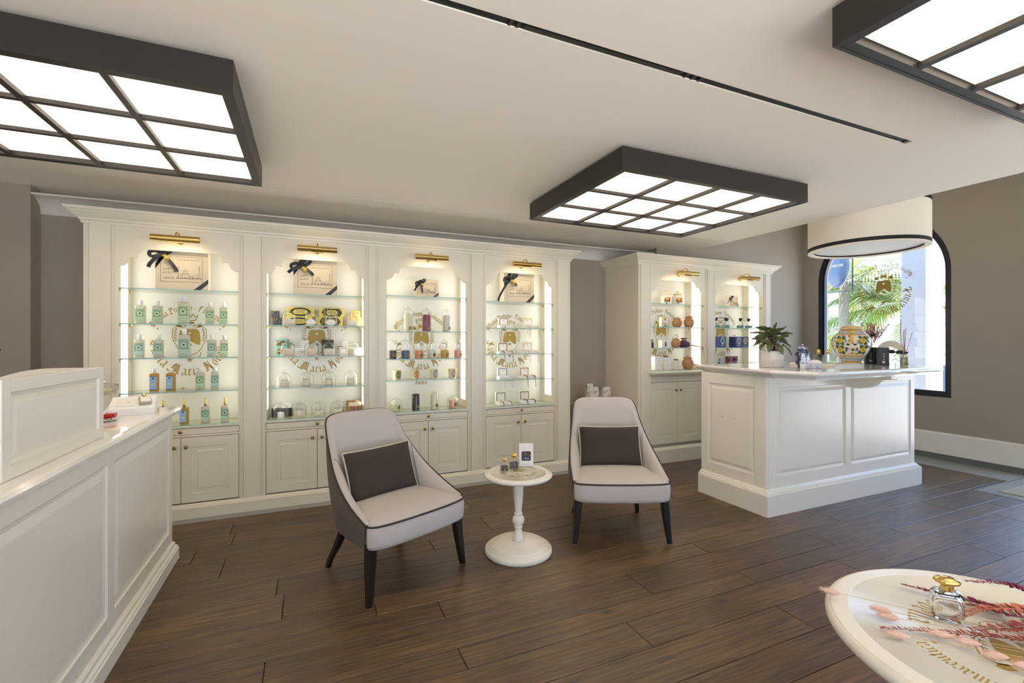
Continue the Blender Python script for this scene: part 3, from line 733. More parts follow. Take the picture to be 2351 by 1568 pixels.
def cabinet(X0, Y0, W, bays, label, shelves, returns, tall_base=False, counter=False, bayname=('', '')):
    """local frame: x along the front, y into the wall, z up"""
    D = YB - Y0 - .002 if not tall_base else YP - Y0 - .002
    t = thing('display_cabinet', label, 'cabinet', (X0, Y0, 0), 0, 'white display cabinets along the back wall')
    mt = 'cream_paint'
    ds = .29                                   # depth of the niches
    zb = .171 if tall_base else ZB
    zlow = 1.00 if counter else .700            # floor of the niche
    b = B()
    edges = [0] + [v for bay in bays for v in bay] + [W]
    for i in range(0, len(edges), 2): pilaster(b, edges[i], edges[i + 1], 0, zb, ZT)
    # back boards, niche ceilings and floors, carcass behind the doors
    for a, c2 in bays:
        B().box(a, c2, ds, ds + .02, zlow, ZT).obj('back_board', 'back_white', t); b.box(a, c2, .02, ds, ZT - .02, ZT)
        b.box(a, c2, .004, ds, zlow - .02 if not counter else zlow - .03, zlow)
        b.box(a, c2, .05, ds, zb - .02, zb)
        if not counter:
            b.box(a, c2, 0, .03, .690, .7005); b.box(a, c2, 0, .03, .617, .633)
        else:
            b.box(a, c2, .012, .05, .897, .975)
        b.box(a, c2, .045, .06, zb, zlow - .03)
    b.box(.021, W - .021, D - .02, D, 0, ZT); b.box(0, .02, .341, YB - Y0 - .002 if 'l' in returns else D, 0, ZT); b.box(W - .02, W, .341, D, 0, ZT); b.box(0, W, 0, D, ZT, ZT + .005)
    b.obj('carcass', mt, t, bevel=.0015)
    # plinth and cornice
    path = [(0, 0), (W, 0)]
    if 'l' in returns: path = [(0, YB - Y0 - .002)] + path
    if 'r' in returns: path = path + [(W, D)]
    pz = [(0, 0), (.032, 0), (.032, zb - .026), (.026, zb - .022), (.026, zb - .018), (.016, zb - .012), (.014, zb - .006), (.006, zb), (0, zb)]
    B().sweep(path, pz[::-1]).obj('plinth', mt, t)
    cz = [(0, ZT - .004), (.010, ZT - .004), (.012, ZT + .012), (.022, ZT + .020), (.024, ZT + .032), (.034, ZT + .040), (.052, ZT + .056), (.066, ZT + .070), (.070, ZT + .078), (.082, ZT + .082), (.084, ZT + .100), (0, ZT + .100)]
    b = B().sweep(path, cz[::-1]); b.box(0, W, 0, D, ZT + .09, ZT + .0995); b.obj('cornice', mt, t)
    for i, (a, c2) in enumerate(bays):
        w_ = c2 - a
        # scalloped head board
        zf = 1.900
        half = []
        for k in range(9):
            q = PI / 2 * k / 8; half.append((.072 * math.sin(q), zf + .069 * (1 - math.cos(q))))
        half.append((.118, zf + .069))
        for k in range(1, 9):
            q = PI / 2 * k / 8; half.append((.164 - .046 * math.cos(q), zf + .069 + .065 * math.sin(q)))
        pts = [(a + x, z) for x, z in half] + [(c2 - x, z) for x, z in half[::-1]]
        b = B(); ztop = ZT - .003
        for (xa, za), (xb, zb2) in zip(pts, pts[1:]):
            for y, rv in ((.002, 0), (.022, 1)): b.poly([(xa, y, za), (xb, y, zb2), (xb, y, ztop), (xa, y, ztop)])
            b.poly([(xa, .002, za), (xa, .022, za), (xb, .022, zb2), (xb, .002, zb2)])
        b.obj('head_board', mt, t)
        # lit side panels
        for x, s_ in ((a, 1), (c2, -1)):
            xa, xb = sorted((x, x + s_ * .0035))
            B().box(xa, xb, .062, .205, zlow + .085, 2.12).obj('light_panel', 'side_light', t)
            b = B(); xa, xb = sorted((x, x + s_ * .006))
            b.box(xa, xb, .004, .060, zlow, 2.17); b.box(xa, xb, .207, ds, zlow, 2.17); b.box(xa, xb, .060, .207, zlow, zlow + .083); b.box(xa, xb, .060, .207, 2.122, 2.17)
            b.obj('panel_frame', mt, t)
        # glass shelves and their brass pins
        for z in shelves[i]:
            b = B(); b.box(a + .007, c2 - .007, .006, ds - .004, z - .008, z, 0)
            b.m[-6:] = [0, 0, 1, 0, 0, 0]
            b.obj('glass_shelf', ['shelf_glass', 'shelf_edge'], t)
        b = B()
        for z in shelves[i][:-1]:
            for x, s_ in ((a + .006, 1), (c2 - .006, -1)):
                for y in (.03, .245):
                    b.box(min(x, x + s_ * .016), max(x, x + s_ * .016), y - .006, y + .006, z - .013, z - .0085)
                    b.box(min(x, x + s_ * .006), max(x, x + s_ * .006), y - .006, y + .006, z - .026, z - .0085)
        b.obj('shelf_pins', 'brass', t, kind='stuff')
        emblem(t, lambda x, z: (x, ds - .0015, z), (a + c2) / 2, 1.335 if not counter else 1.43, 1.0)
        xm = (a + c2) / 2
        if not counter:
            d = B(); d.box(a + .003, c2 - .003, .004, .02, .6355, .686)
            o = d.obj('drawer', mt, t, bevel=.001); knob(o, xm, .004, .661)
            door(t, a + .003, xm - .0015, zb + .006, .613, .0, xm - .037, .545); door(t, xm + .0015, c2 - .003, zb + .006, .613, 0, xm + .037, .545)
        else:
            door(t, a + .003, xm - .0015, .197, .893, .02, xm - .032, .80); door(t, xm + .0015, c2 - .003, .197, .893, .02, xm + .032, .80)
            poly = [(a - .045, -.005), (a - .03, -.055), (a + .02, -.072), (c2 - .02, -.072), (c2 + .03, -.055), (c2 + .045, -.005), (c2 + .045, .004), (a - .045, .004)]
            if i == 0 or True:
                B().rprism(poly, [(-.03, .975), (-.022, .978), (-.016, .988), (-.004, .994), (0, 1.002), (0, 1.012), (-.006, 1.019)]).obj('ledge', mt, t)
    return t
SH = [1.746, 1.485, 1.226, .968, .708]; SH3 = [1.766, 1.443, 1.19, .996, .708]; SH2 = [1.777, 1.513, 1.278, 1.025]
cabinet(-1.473, 4.24, 2.021, [(.19, .963), (1.149, 1.921)], 'tall white display cabinet with two lit niches behind the cash counter', [SH, SH], 'l')
cabinet(.548, 4.24, 1.980, [(.079, .846), (1.028, 1.792)], 'tall white display cabinet of candles and sachets between the armchairs', [SH3, SH], 'r')
cabinet(3.273, 4.055, 2.084, [(.174, .968), (1.128, 1.944)], 'white display cabinet with marble-edged ledge behind the island counter', [SH2, SH2], 'lr', True, True)
for x, y, z, l in ((-.897, 4.10, 2.104, 'brass picture light over the niche of green bottles'), (.062, 4.10, 2.104, 'brass picture light over the niche of soaps'),
                   (1.010, 4.10, 2.104, 'brass picture light over the niche of candles'), (1.958, 4.10, 2.104, 'brass picture light over the niche of ribboned sachets'),
                   (3.844, 3.915, 2.104, 'brass picture light over the terracotta jar niche'), (4.809, 3.915, 2.104, 'brass picture light over the navy box niche')):
    picture_light(x, y, z, l)

# ------------------------------------------------------------------ cash counter (left)
t = thing('cash_counter', 'long white panelled cash counter with a glossy top at the left edge', 'counter', (0, 0, 0))
CX, CY0, CY1 = -.775, .35, 3.46
b = B(); b.box(-1.42, CX - .012, CY0, CY1, .07, .90)
pan = [(2.535, 3.392), (1.60, 2.462), (.66, 1.525)]
ye = [CY0] + [v for p in pan[::-1] for v in p] + [CY1]
for i in range(0, len(ye), 2): b.box(CX - .013, CX, ye[i], ye[i + 1], .07, .90)
for ya, yb in pan: b.box(CX - .013, CX, ya, yb, .07, .190); b.box(CX - .013, CX, ya, yb, .832, .90)
b.obj('body', 'white_paint', t, bevel=.0015)
for ya, yb in pan:
    B().rect_rings((CX, 0, 0), (0, 1, 0), (0, 0, 1), (1, 0, 0), ya, yb, .190, .832, [(0, 0), (.003, .008), (.020, .0105), (.048, .003), (.053, .002)]).obj('panel', 'white_paint', t)
pz = [(0, 0), (.030, 0), (.030, .068), (.024, .072), (.024, .082), (.014, .090), (.013, .104), (.003, .116), (0, .116)]
B().sweep([(CX, CY0), (CX, CY1), (-1.42, CY1)], pz[::-1]).obj('plinth', 'white_paint', t)
top = [(-1.50, CY0 - .02), (CX, CY0 - .02), (CX, CY1 + .002), (-1.50, CY1 + .002)]
tb = B().rprism(top, [(.004, .890), (.006, .897), (.018, .901), (.030, .907), (.038, .917), (.040, .928), (.035, .939), (.026, .944), (.010, .945)], smooth=False)
tb.obj('counter_top', 'counter_top', t)
t = thing('till_riser', 'white panelled till box standing on the cash counter', 'counter riser', (-.80, 1.786, .9455))
b = B(); H = .295; L_ = .712
b.box(-.50, -.014, 0, .02, 0, H - .002); 
b.box(-.014, 0, 0, .045, 0, H); b.box(-.014, 0, L_ - .045, L_, 0, H); b.box(-.014, 0, .045, L_ - .045, 0, .040); b.box(-.014, 0, .045, L_ - .045, H - .040, H)
b.obj('body', 'white_paint', t, bevel=.0015)
B().rect_rings((0, 0, 0), (0, 1, 0), (0, 0, 1), (1, 0, 0), .045, L_ - .045, .040, H - .040, [(0, 0), (.003, .008), (.014, .010), (.032, .003), (.036, .002)]).obj('panel', 'white_paint', t)
cur = [(0, H), (-.17, H)] + [(-.17 - .30 * k / 10, H - .10 * (k / 10) ** 2 * (1.6 - .6 * k / 10)) for k in range(1, 11)]
b = B()
pp = [(-.014, 0)] + [(min(x, -.014), z) for x, z in cur] + [(cur[-1][0], 0)]
b.poly([(x, L_ - .02, z) for x, z in pp]); b.poly([(x, L_, z) for x, z in pp][::-1])
for (xa, za), (xb, zb) in zip(pp, pp[1:] + pp[:1]): b.poly([(xa, L_ - .02, za), (xb, L_ - .02, zb), (xb, L_, zb), (xa, L_, za)])
b.obj('curved_side', 'white_paint', t)

# ------------------------------------------------------------------ island counter
t = thing('island_counter', 'white panelled island counter with an overhanging polished top before the window', 'counter', (0, 0, 0))
x0, x1, y0, y1 = 3.25, 5.276, 2.50, 3.15
zt, zp = 1.075, .185
b = B(); b.box(x0 + .013, x1, y0 + .013, y1, .10, zt)
lp = (2.545 + .06, 3.075)            # left face panel (y)
fp = [(3.375, 4.235), (4.305, 5.215)]  # front face panels (x)
pz0, pz1 = .285, .985
for ya, yb in ((y0 + .02, lp[0]), (lp[1], y1)): b.box(x0, x0 + .014, ya, yb, .1, zt)
b.box(x0, x0 + .014, lp[0], lp[1], .1, pz0); b.box(x0, x0 + .014, lp[0], lp[1], pz1, zt)
xs = [x0 + .02] + [v for p in fp for v in p] + [x1]
for i in range(0, len(xs), 2): b.box(xs[i], xs[i + 1], y0, y0 + .014, .1, zt)
for xa, xb in fp: b.box(xa, xb, y0, y0 + .014, .1, pz0); b.box(xa, xb, y0, y0 + .014, pz1, zt)
b.obj('body', 'white_paint', t, bevel=.0015)
b = B().box(x0 + .002, x0 + .022, y0 + .002, y0 + .022, .1, zt); b.obj('corner_post', 'white_paint', t, bevel=.004)
PF = [(0, 0), (.003, .008), (.020, .0105), (.042, .003), (.047, .002)]
B().rect_rings((x0, 0, 0), (0, -1, 0), (0, 0, 1), (-1, 0, 0), -lp[1], -lp[0], pz0, pz1, PF).obj('panel', 'white_paint', t)
for xa, xb in fp: B().rect_rings((0, y0, 0), (1, 0, 0), (0, 0, 1), (0, -1, 0), xa, xb, pz0, pz1, PF).obj('panel', 'white_paint', t)
for y in (2.80, 2.92):
    B().box(x0 - .0005, x0 + .01, y - .003, y + .003, .702, .708).obj('screw_hole', 'slot_black', t)
path = [(x0, y1), (x0, y0), (x1, y0), (x1, y1)]
pz = [(0, 0), (.040, 0), (.040, .160), (.034, .165), (.033, .172), (.020, .181), (.018, .187), (.006, .200), (0, .200)]
B().sweep(path, pz[::-1]).obj('plinth', 'white_paint', t)
poly = [(3.30, 3.27), (3.12, 2.37), (3.215, 2.075), (4.88, 2.105), (5.33, 2.45), (5.33, 3.27)]
tz = [(-.055, 1.074), (-.050, 1.086), (-.036, 1.090), (-.030, 1.098), (-.018, 1.102), (-.006, 1.108), (0, 1.118), (-.002, 1.128), (-.010, 1.136), (-.022, 1.137)]
B().rprism(poly, tz).obj('counter_top', 'island_top', t)
b = B().rprism([(4.02, 2.46), (4.40, 2.46), (4.40, 2.84), (4.34, 2.90), (4.08, 2.90), (4.02, 2.84)], [(0, 1.1372), (0, 1.150), (-.008, 1.158)]); b.obj('raised_ledge', 'cream_paint', t)
# corbel under the overhang: ogee bracket
cur = [(0, 0), (0, -.115), (.10, -.120), (.16, -.110), (.20, -.085), (.23, -.05), (.27, -.035), (.33, -.032), (.34, -.025), (.34, 0)]
b = B()
for x, rv in ((4.24, 0), (4.33, 1)): b.poly([(x, y0 + .001 - o, zt + z) for o, z in cur])
for (oa, za), (ob, zb) in zip(cur, cur[1:] + cur[:1]): b.poly([(4.24, y0 + .001 - oa, zt + za), (4.24, y0 + .001 - ob, zt + zb), (4.33, y0 + .001 - ob, zt + zb), (4.33, y0 + .001 - oa, zt + za)])
b.obj('corbel', 'cream_paint', t, bevel=.002)
B().box(5.276, 5.315, 2.50, 2.80, .975, .995).obj('side_ledge', 'white_paint', t, bevel=.004)

# ------------------------------------------------------------------ armchairs and cushions
def armchair(loc, rz, label):
    t = thing('armchair', label, 'armchair', loc, rz, 'beige and brown armchairs')
    Bt = [(0, .300, .285), (.11, .297, .285), (.19, .277, .285), (.245, .230, .285), (.282, .150, .288), (.310, .03, .290), (.3235, -.12, .292), (.3285, -.245, .300)]
    Tp = [(0, .400, .897), (.12, .396, .898), (.205, .384, .886), (.243, .352, .845), (.268, .262, .715), (.300, .120, .580), (.322, -.06, .480), (.328, -.247, .414)]
    n = 5
    bt = catmull(Bt, n); tp = catmull(Tp, n)
    bt = [Vector((-p.x, p.y, p.z)) for p in bt[:0:-1]] + bt; tp = [Vector((-p.x, p.y, p.z)) for p in tp[:0:-1]] + tp
    cen = Vector((0, -.12, 0))
    def inward(p, d):
        # towards the seat: mainly sideways at the arms, forwards at the back
        v = Vector((-p.x * 1.0, -(p.y + .247) * (1.0 if p.y > -.2 else .2), 0))
        if v.length < 1e-6: return p.copy()
        return p + v.normalized() * d
    K = 7
    rows_ = []
    for k in range(K + 1):
        f = k / K; r = []
        for a, c in zip(bt, tp):
            p = a.lerp(c, f); bul = .018 * math.sin(PI * f) * min(1, max(0, (a.y + .262) / .25))
            r.append(inward(p, -bul))
        rows_.append(r)
    B().loft(rows_, 0, False, False, False, True).obj('outer_shell', 'brown_cloth', t)
    rows_ = []
    edge = [p + Vector((0, 0, .0)) for p in tp]
    rows_.append(edge); rows_.append([inward(p, .020) + Vector((0, 0, .007)) for p in tp]); rows_.append([inward(p, .042) + Vector((0, 0, -.004)) for p in tp])
    for k in range(1, K + 1):
        f = k / K; r = []
        for a, c in zip(bt, tp):
            top_ = inward(c, .052) + Vector((0, 0, -.015)); low = inward(a, .085); low.z = .36
            p = top_.lerp(low, f)
            r.append(inward(p, .022 * math.sin(PI * f) * min(1, (c.z - .40) * 4)))
        rows_.append(r)
    B().loft(rows_, 0, False, False, False, True).obj('inner_back', 'beige_cloth', t)
    B().tube([p + Vector((0, 0, .001)) for p in tp], .0055, 8).obj('back_piping', 'piping_brown', t)
    # seam lines where back and arm panels meet
    for sg in (-1, 1):
        i = 7 + 0
        k = (len(tp) // 2) + sg * 22
        pts = [rows_[j][k] + Vector((-sg * .001, -.001, 0)) for j in range(1, K + 2)]
        B().tube(pts, .0012, 5).obj('seam', 'piping_brown', t)
    # seat: deep upholstered block with a bowed front and a crowned cushion
    half = [(0, -.318), (.12, -.316), (.22, -.308), (.285, -.294), (.314, -.272), (.320, -.250), (.3125, -.225), (.306, -.10), (.288, .03), (.260, .13), (.22, .20), (.145, .24), (0, .255)]
    hp = catmull([(x, y, 0) for x, y in half], 3)
    outl = [(p.x, p.y) for p in hp] + [(-p.x, p.y) for p in hp[-2:0:-1]]
    def ring(sx, sy, z, crown=0):
        return [(x * sx, (y + .02) * sy - .02, z) for x, y in outl]
    R_ = [ring(.95, .95, .285), ring(.985, .985, .292), ring(1.0, 1.0, .31), ring(1.008, 1.008, .35), ring(1.004, 1.004, .395), ring(.99, .99, .408)]
    b = B().loft(R_, 0, True, False, True, True); b.obj('seat_base', 'beige_cloth', t)
    R_ = [ring(.99, .99, .408), ring(.965, .965, .418), ring(.90, .90, .428), ring(.75, .75, .437), ring(.5, .5, .443), ring(.22, .22, .445)]
    B().loft(R_, 0, False, True, True, True).obj('seat_cushion', 'beige_cloth', t)
    fr = [p for p in hp if p.y < -.19]
    pipe = [(-p.x * 1.0, (p.y + .02) * 1.0 - .02, .4095) for p in fr[::-1]] + [(p.x, p.y, .4095) for p in fr[1:]]
    B().tube(pipe, .0055, 8).obj('seat_piping', 'piping_brown', t)
    # legs
    def leg(pts, ws):
        rings = [[(x + dx * w_ / 2, y + dy * w_ / 2, z) for dx, dy in ((-1, -.7), (-.7, -1), (.7, -1), (1, -.7), (1, .7), (.7, 1), (-.7, 1), (-1, .7))] for (x, y, z), w_ in zip(pts, ws)]
        return B().loft(rings, 0, True, True, True, False)
    for sg in (-1, 1):
        o = leg([(sg * .316, -.262, .006), (sg * .312, -.260, .03), (sg * .296, -.242, .20), (sg * .288, -.236, .31)], [.030, .033, .050, .056]).obj('leg', 'black_wood', t)
        B().lathe([(.011, 0), (.012, .0065)], 12, sg * .316, -.262).obj('glide', 'glide', o)
        o = leg([(sg * .250, .305, .004), (sg * .245, .290, .05), (sg * .228, .245, .13), (sg * .212, .205, .22), (sg * .205, .19, .30)], [.028, .031, .038, .044, .048]).obj('leg', 'black_wood', t)
    return t
armchair((.457, 2.804, 0), math.radians(24.2), 'beige armchair with brown piping and brown shell, left of the round table')
armchair((2.015, 2.770, 0), math.radians(-23.7), 'beige armchair with brown piping, right of the round table, facing the camera')
def cushion(loc, rot, label, w_=.455, h_=.298):
    t = thing('lumbar_cushion', label, 'cushion', loc, 0, 'brown velvet cushions'); t.rotation_euler = rot
    n = 18; b = B()
    def pt(u, v, s_):
        ex = 1 - .035 * (1 - abs(v) ** 2.0); ey = 1 - .045 * (1 - abs(u) ** 2.0)
        th = .062 * (max(0, (1 - u ** 4)) ** .55) * (max(0, (1 - v ** 4)) ** .55)
        wob = .004 * math.sin(7 * u + 2) * math.sin(5 * v) * (1 - u * u) * (1 - v * v)
        return (u * w_ / 2 * (1 - .03 * (1 - v * v)), s_ * (th + wob), v * h_ / 2 * (1 - .045 * (1 - u * u)))
    for s_ in (-1, 1):
        base = len(b.v)
        for j in range(n + 1):
            for i in range(n + 1): b.v.append(pt(-1 + 2 * i / n, -1 + 2 * j / n, s_))
        for j in range(n):
            for i in range(n):
                q = [base + j * (n + 1) + i, base + j * (n + 1) + i + 1, base + (j + 1) * (n + 1) + i + 1, base + (j + 1) * (n + 1) + i]
                b.face(q if s_ < 0 else q[::-1], 0, True)
    b.obj('cover', 'velvet', t)
    ed = [pt(-1 + 2 * i / n, -1, 1) for i in range(n)] + [pt(1, -1 + 2 * i / n, 1) for i in range(n)] + [pt(1 - 2 * i / n, 1, 1) for i in range(n)] + [pt(-1, 1 - 2 * i / n, 1) for i in range(n)]
    B().tube([(x, 0, z) for x, y, z in ed], .0048, 8, closed=True).obj('piping', 'piping_cream', t)
    return t
def loc_of(o, rz, x, y, z): return (o[0] + x * math.cos(rz) - y * math.sin(rz), o[1] + x * math.sin(rz) + y * math.cos(rz), z)
ra, rb = math.radians(24.2), math.radians(-23.7)
cushion(loc_of((.457, 2.804), ra, -.004, .116, .560), (math.radians(-20), math.radians(-1), ra), 'brown velvet lumbar cushion with cream piping on the left armchair')
cushion(loc_of((2.015, 2.770), rb, -.002, .120, .566), (math.radians(-20), 0, rb), 'brown velvet lumbar cushion with cream piping on the right armchair')

# ------------------------------------------------------------------ tables
t = thing('pedestal_table', 'small round white pedestal table between the two armchairs', 'table', (1.2326, 2.713, 0))
b = B()
for q, pr in enumerate(([(.212, 0), (.2155, .008), (.2165, .018), (.214, .029), (.207, .036), (.200, .038)], [(.200, .038), (.1985, .035), (.1975, .038), (.195, .043), (.190, .046), (.185, .0465)], [(.185, .0465), (.1835, .044), (.182, .047), (.179, .053), (.174, .056), (.171, .0565)], [(.171, .0565), (.1695, .054), (.168, .0555), (.12, .063), (.06, .070), (.030, .075)])):
    b.lathe(pr, 64, cap0=q == 0, cap1=q == 3)
b.obj('base', 'white_paint', t)
B().lathe([(.036, .072), (.037, .085), (.033, .10), (.026, .125), (.022, .145), (.022, .152), (.027, .156), (.028, .164), (.024, .170), (.026, .175), (.036, .187), (.040, .203), (.037, .220), (.028, .232), (.024, .235), (.028, .240), (.0285, .247), (.025, .252), (.022, .257), (.024, .285), (.030, .335), (.033, .38), (.032, .42), (.027, .455), (.022, .475), (.035, .482)], 32).obj('column', 'white_paint', t)
b = B()
for q, pr in enumerate(([(.10, .476), (.192, .477), (.206, .481), (.216, .488), (.2195, .496), (.217, .503), (.212, .5065)], [(.212, .5065), (.2105, .5055), (.209, .5078), (.180, .508)], [(.180, .508), (.1785, .503), (.001, .5025)])):
    b.lathe(pr, 72, cap0=q == 0, cap1=q == 2)
b.obj('table_top', 'white_paint', t)
B().lathe([(.176, .503), (.176, .5058), (.001, .5060)], 56, cap0=False).obj('glass_inset', 'table_glass', t)
cs, sn = math.cos(math.radians(-24)), math.sin(math.radians(-24))
emblem(t, lambda x, z: (x * cs - z * sn, x * sn + z * cs, .5032), 0, .03, .46)
t = thing('coffee_table', 'large round white table with glass inset top in the lower right corner', 'table', (1.825, .610, 0))
B().lathe([(.30, 0), (.30, .02), (.28, .035), (.26, .04), (.06, .06)], 48).obj('base', 'white_paint', t)
B().lathe([(.05, .055), (.06, .10), (.04, .16), (.07, .24), (.04, .30), (.045, .38), (.07, .45)], 32).obj('column', 'white_paint', t)
b = B()
for q, pr in enumerate(([(.20, .450), (.42, .451), (.441, .454), (.454, .461), (.460, .471), (.4605, .480), (.457, .489), (.451, .4945)], [(.451, .4945), (.4485, .4935), (.4465, .4975), (.443, .4995), (.438, .500)], [(.438, .500), (.398, .500)], [(.398, .500), (.396, .4965), (.001, .4960)])):
    b.lathe(pr, 96, cap0=q == 0, cap1=q == 3)
b.obj('table_top', 'white_paint', t)
B().lathe([(.395, .4966), (.395, .4988), (.001, .4990)], 80, cap0=False).obj('glass_inset', 'table_glass', t)
cs2, sn2 = math.cos(math.radians(122)), math.sin(math.radians(122))
emblem(t, lambda x, z: (x * cs2 - z * sn2, x * sn2 + z * cs2, .4964), 0, 0, .94)

# ------------------------------------------------------------------ outside the windows
g = B().box(-60, 120, -80, 120, -.3, -.13); struct(g, 'ground', 'concrete')
def house(name, label, x0, x1, y0, y1, h, face, nz, ny, ww, wh, z0, mat='far_white'):
    """plain block with a grid of window panes on the side that faces the shop (-x or +y)"""
    t = thing(name, label, 'building', ((x0 + x1) / 2, (y0 + y1) / 2, -.13)); cx_, cy_ = (x0 + x1) / 2, (y0 + y1) / 2
    B().box(x0 - cx_, x1 - cx_, y0 - cy_, y1 - cy_, 0, h).obj('wall', mat, t)
    me = None
    for i in range(nz):
        for j in range(ny):
            z = z0 + (h - z0) * i / nz
            if face == 'x':
                y = y0 + (y1 - y0) * (j + .5) / ny
                if me is None:
                    bb = B(); bb.box(-.06, 0, -ww / 2, ww / 2, 0, wh); me = bb.mesh('window', 'far_glass')
                o = bpy.data.objects.new('window', me); o.location = (x0 - cx_ + .01, y - cy_, z)
            else:
                x = x0 + (x1 - x0) * (j + .5) / ny
                if me is None:
                    bb = B(); bb.box(-ww / 2, ww / 2, 0, .06, 0, wh); me = bb.mesh('window', 'far_glass')
                o = bpy.data.objects.new('window', me); o.location = (x - cx_, y1 - cy_ - .01, z)
            COL.objects.link(o); o.parent = t
    return t
house('office_tower', 'distant white tower with window bands at the right edge of the arched window', 60, 75, 21.0, 25.4, 26, 'x', 9, 2, 1.9, 1.5, 4)
house('apartment_block', 'white apartment block with grey windows behind the palms', 52, 64, 29.3, 40, 13.6, 'x', 6, 4, 1.3, 1.3, 3.2)
house('added_street_house', 'unseen white house added across the street to block the low sky', -30, 40, -34, -24, 12, 'y', 3, 14, 2.0, 1.8, 1.5)  # added behind the camera to screen the low sky from the shopfront
t = tag(B().box(8.0, 8.44, 3.649, 3.955, -.13, 4.2).obj('stucco_pillar', 'stucco', bevel=.01), 'white stucco pillar standing just outside the arched window', 'pillar')
t = thing('shop_sign', 'round blue hanging shop sign lettered in white outside the window', 'sign', (7.6, 4.625, 2.55))
prof = [(.20, -.03), (.222, -.02), (.222, .02), (.20, .03)]
b = B().lathe([(.001, -.031)] + prof + [(.001, .031)], 40); b.xf(Matrix.Diagonal((.85, 1.6, 1, 1)).to_4x4() @ Matrix.Identity(4)); b.xf(Matrix.Rotation(PI / 2, 4, 'Z') @ Matrix.Rotation(PI / 2, 4, 'X')); b.obj('sign_board', 'sign_blue', t)
text('DAVIDOR', .060, 'white_plastic', t, (-.055, 0, -.02), (PI / 2, 0, -PI / 2))
B().tube([(0, -.235, .5), (0, -.235, -.42), (0, .30, -.42)], .012, 6).obj('bracket', 'sign_frame', t)
B().tube([(0, -.235, .5), (-.2, -.235, .5), (-.74, -.235, .5)], .012, 6).obj('bracket_arm', 'sign_frame', t)
# palms: trunk and arching pinnate fronds, every frond one part
def frond(n, L_, droop, leaf):
    b = B(); sp = []
    for i in range(n + 1):
        f = i / n; sp.append(Vector((L_ * f * (1 - .22 * f * droop), 0, L_ * (.55 * f - droop * .95 * f * f))))
    b.tube(sp, [.022 * (1 - .8 * i / n) for i in range(n + 1)], 5)
    for i in range(2, n + 1):
        f = i / n; ln = leaf * math.sin(PI * min(.95, .18 + f * .75))
        t_ = (sp[i] - sp[i - 1]).normalized()
        for sg in (-1, 1):
            d = (t_ * .75 + Vector((0, sg * .8, -.28 - .2 * rnd.random()))).normalized()
            p0 = sp[i]; wv = t_ * .020
            m = p0 + d * ln * .5 + Vector((0, 0, .02)); e = p0 + d * ln + Vector((0, 0, -.12 * ln))
            k = len(b.v); b.v += [tuple(q) for q in (p0 - wv, p0 + wv, m + wv * 1.2, m - wv * 1.2, e)]
            b.face((k, k + 1, k + 2, k + 3)); b.face((k + 3, k + 2, k + 4))
    return b
FR = [frond(26, 1.9, d, .62) for d in (.35, .75, 1.1)]
FM = [(f.mesh('frond', 'palm_leaf'), f.mesh('frond', 'palm_leaf_dark')) for f in FR]
def palm(x, y, h, n, s_, label, seed):
    r_ = random.Random(seed)
    t = thing('palm_tree', label, 'tree', (x, y, -.13), 0, 'palms outside the arched window')
    B().tube([(0, 0, 0), (.03, .02, h * .5), (0, 0, h)], [.13, .10, .09], 10).obj('trunk', 'palm_trunk', t)
    for k in range(n):
        q = k / n
        o = bpy.data.objects.new('frond', FM[r_.choice((0, 1, 1, 2)) if k > n * .3 else 0][r_.random() < .35]); COL.objects.link(o); o.parent = t
        o.location = (0, 0, h); o.rotation_euler = (r_.uniform(-.3, .3), r_.uniform(-.55, .5), k * 2.4 + r_.uniform(-.3, .3)); o.scale = (s_,) * 3
palm(10.6, 6.30, 2.75, 26, .98, 'tall palm with pale fronds outside the left half of the arched window', 3)
palm(11.8, 5.75, 2.25, 24, .95, 'lower palm behind, its fronds reaching to the stucco pillar', 8)
palm(12.6, 7.75, 1.45, 18, .85, 'short palm low beside the left window jamb', 12)
t = thing('barrier', 'blue grey metal planter box outside the lower right of the window', 'planter', (9.2, 3.62, -.13))
b = B().box(-.3, .3, -.35, .30, 0, 1.12); b.obj('box', 'barrier_blue', t, bevel=.02)
B().box(-.31, -.30, -.20, .10, .2, .9).obj('panel', 'far_glass', t)

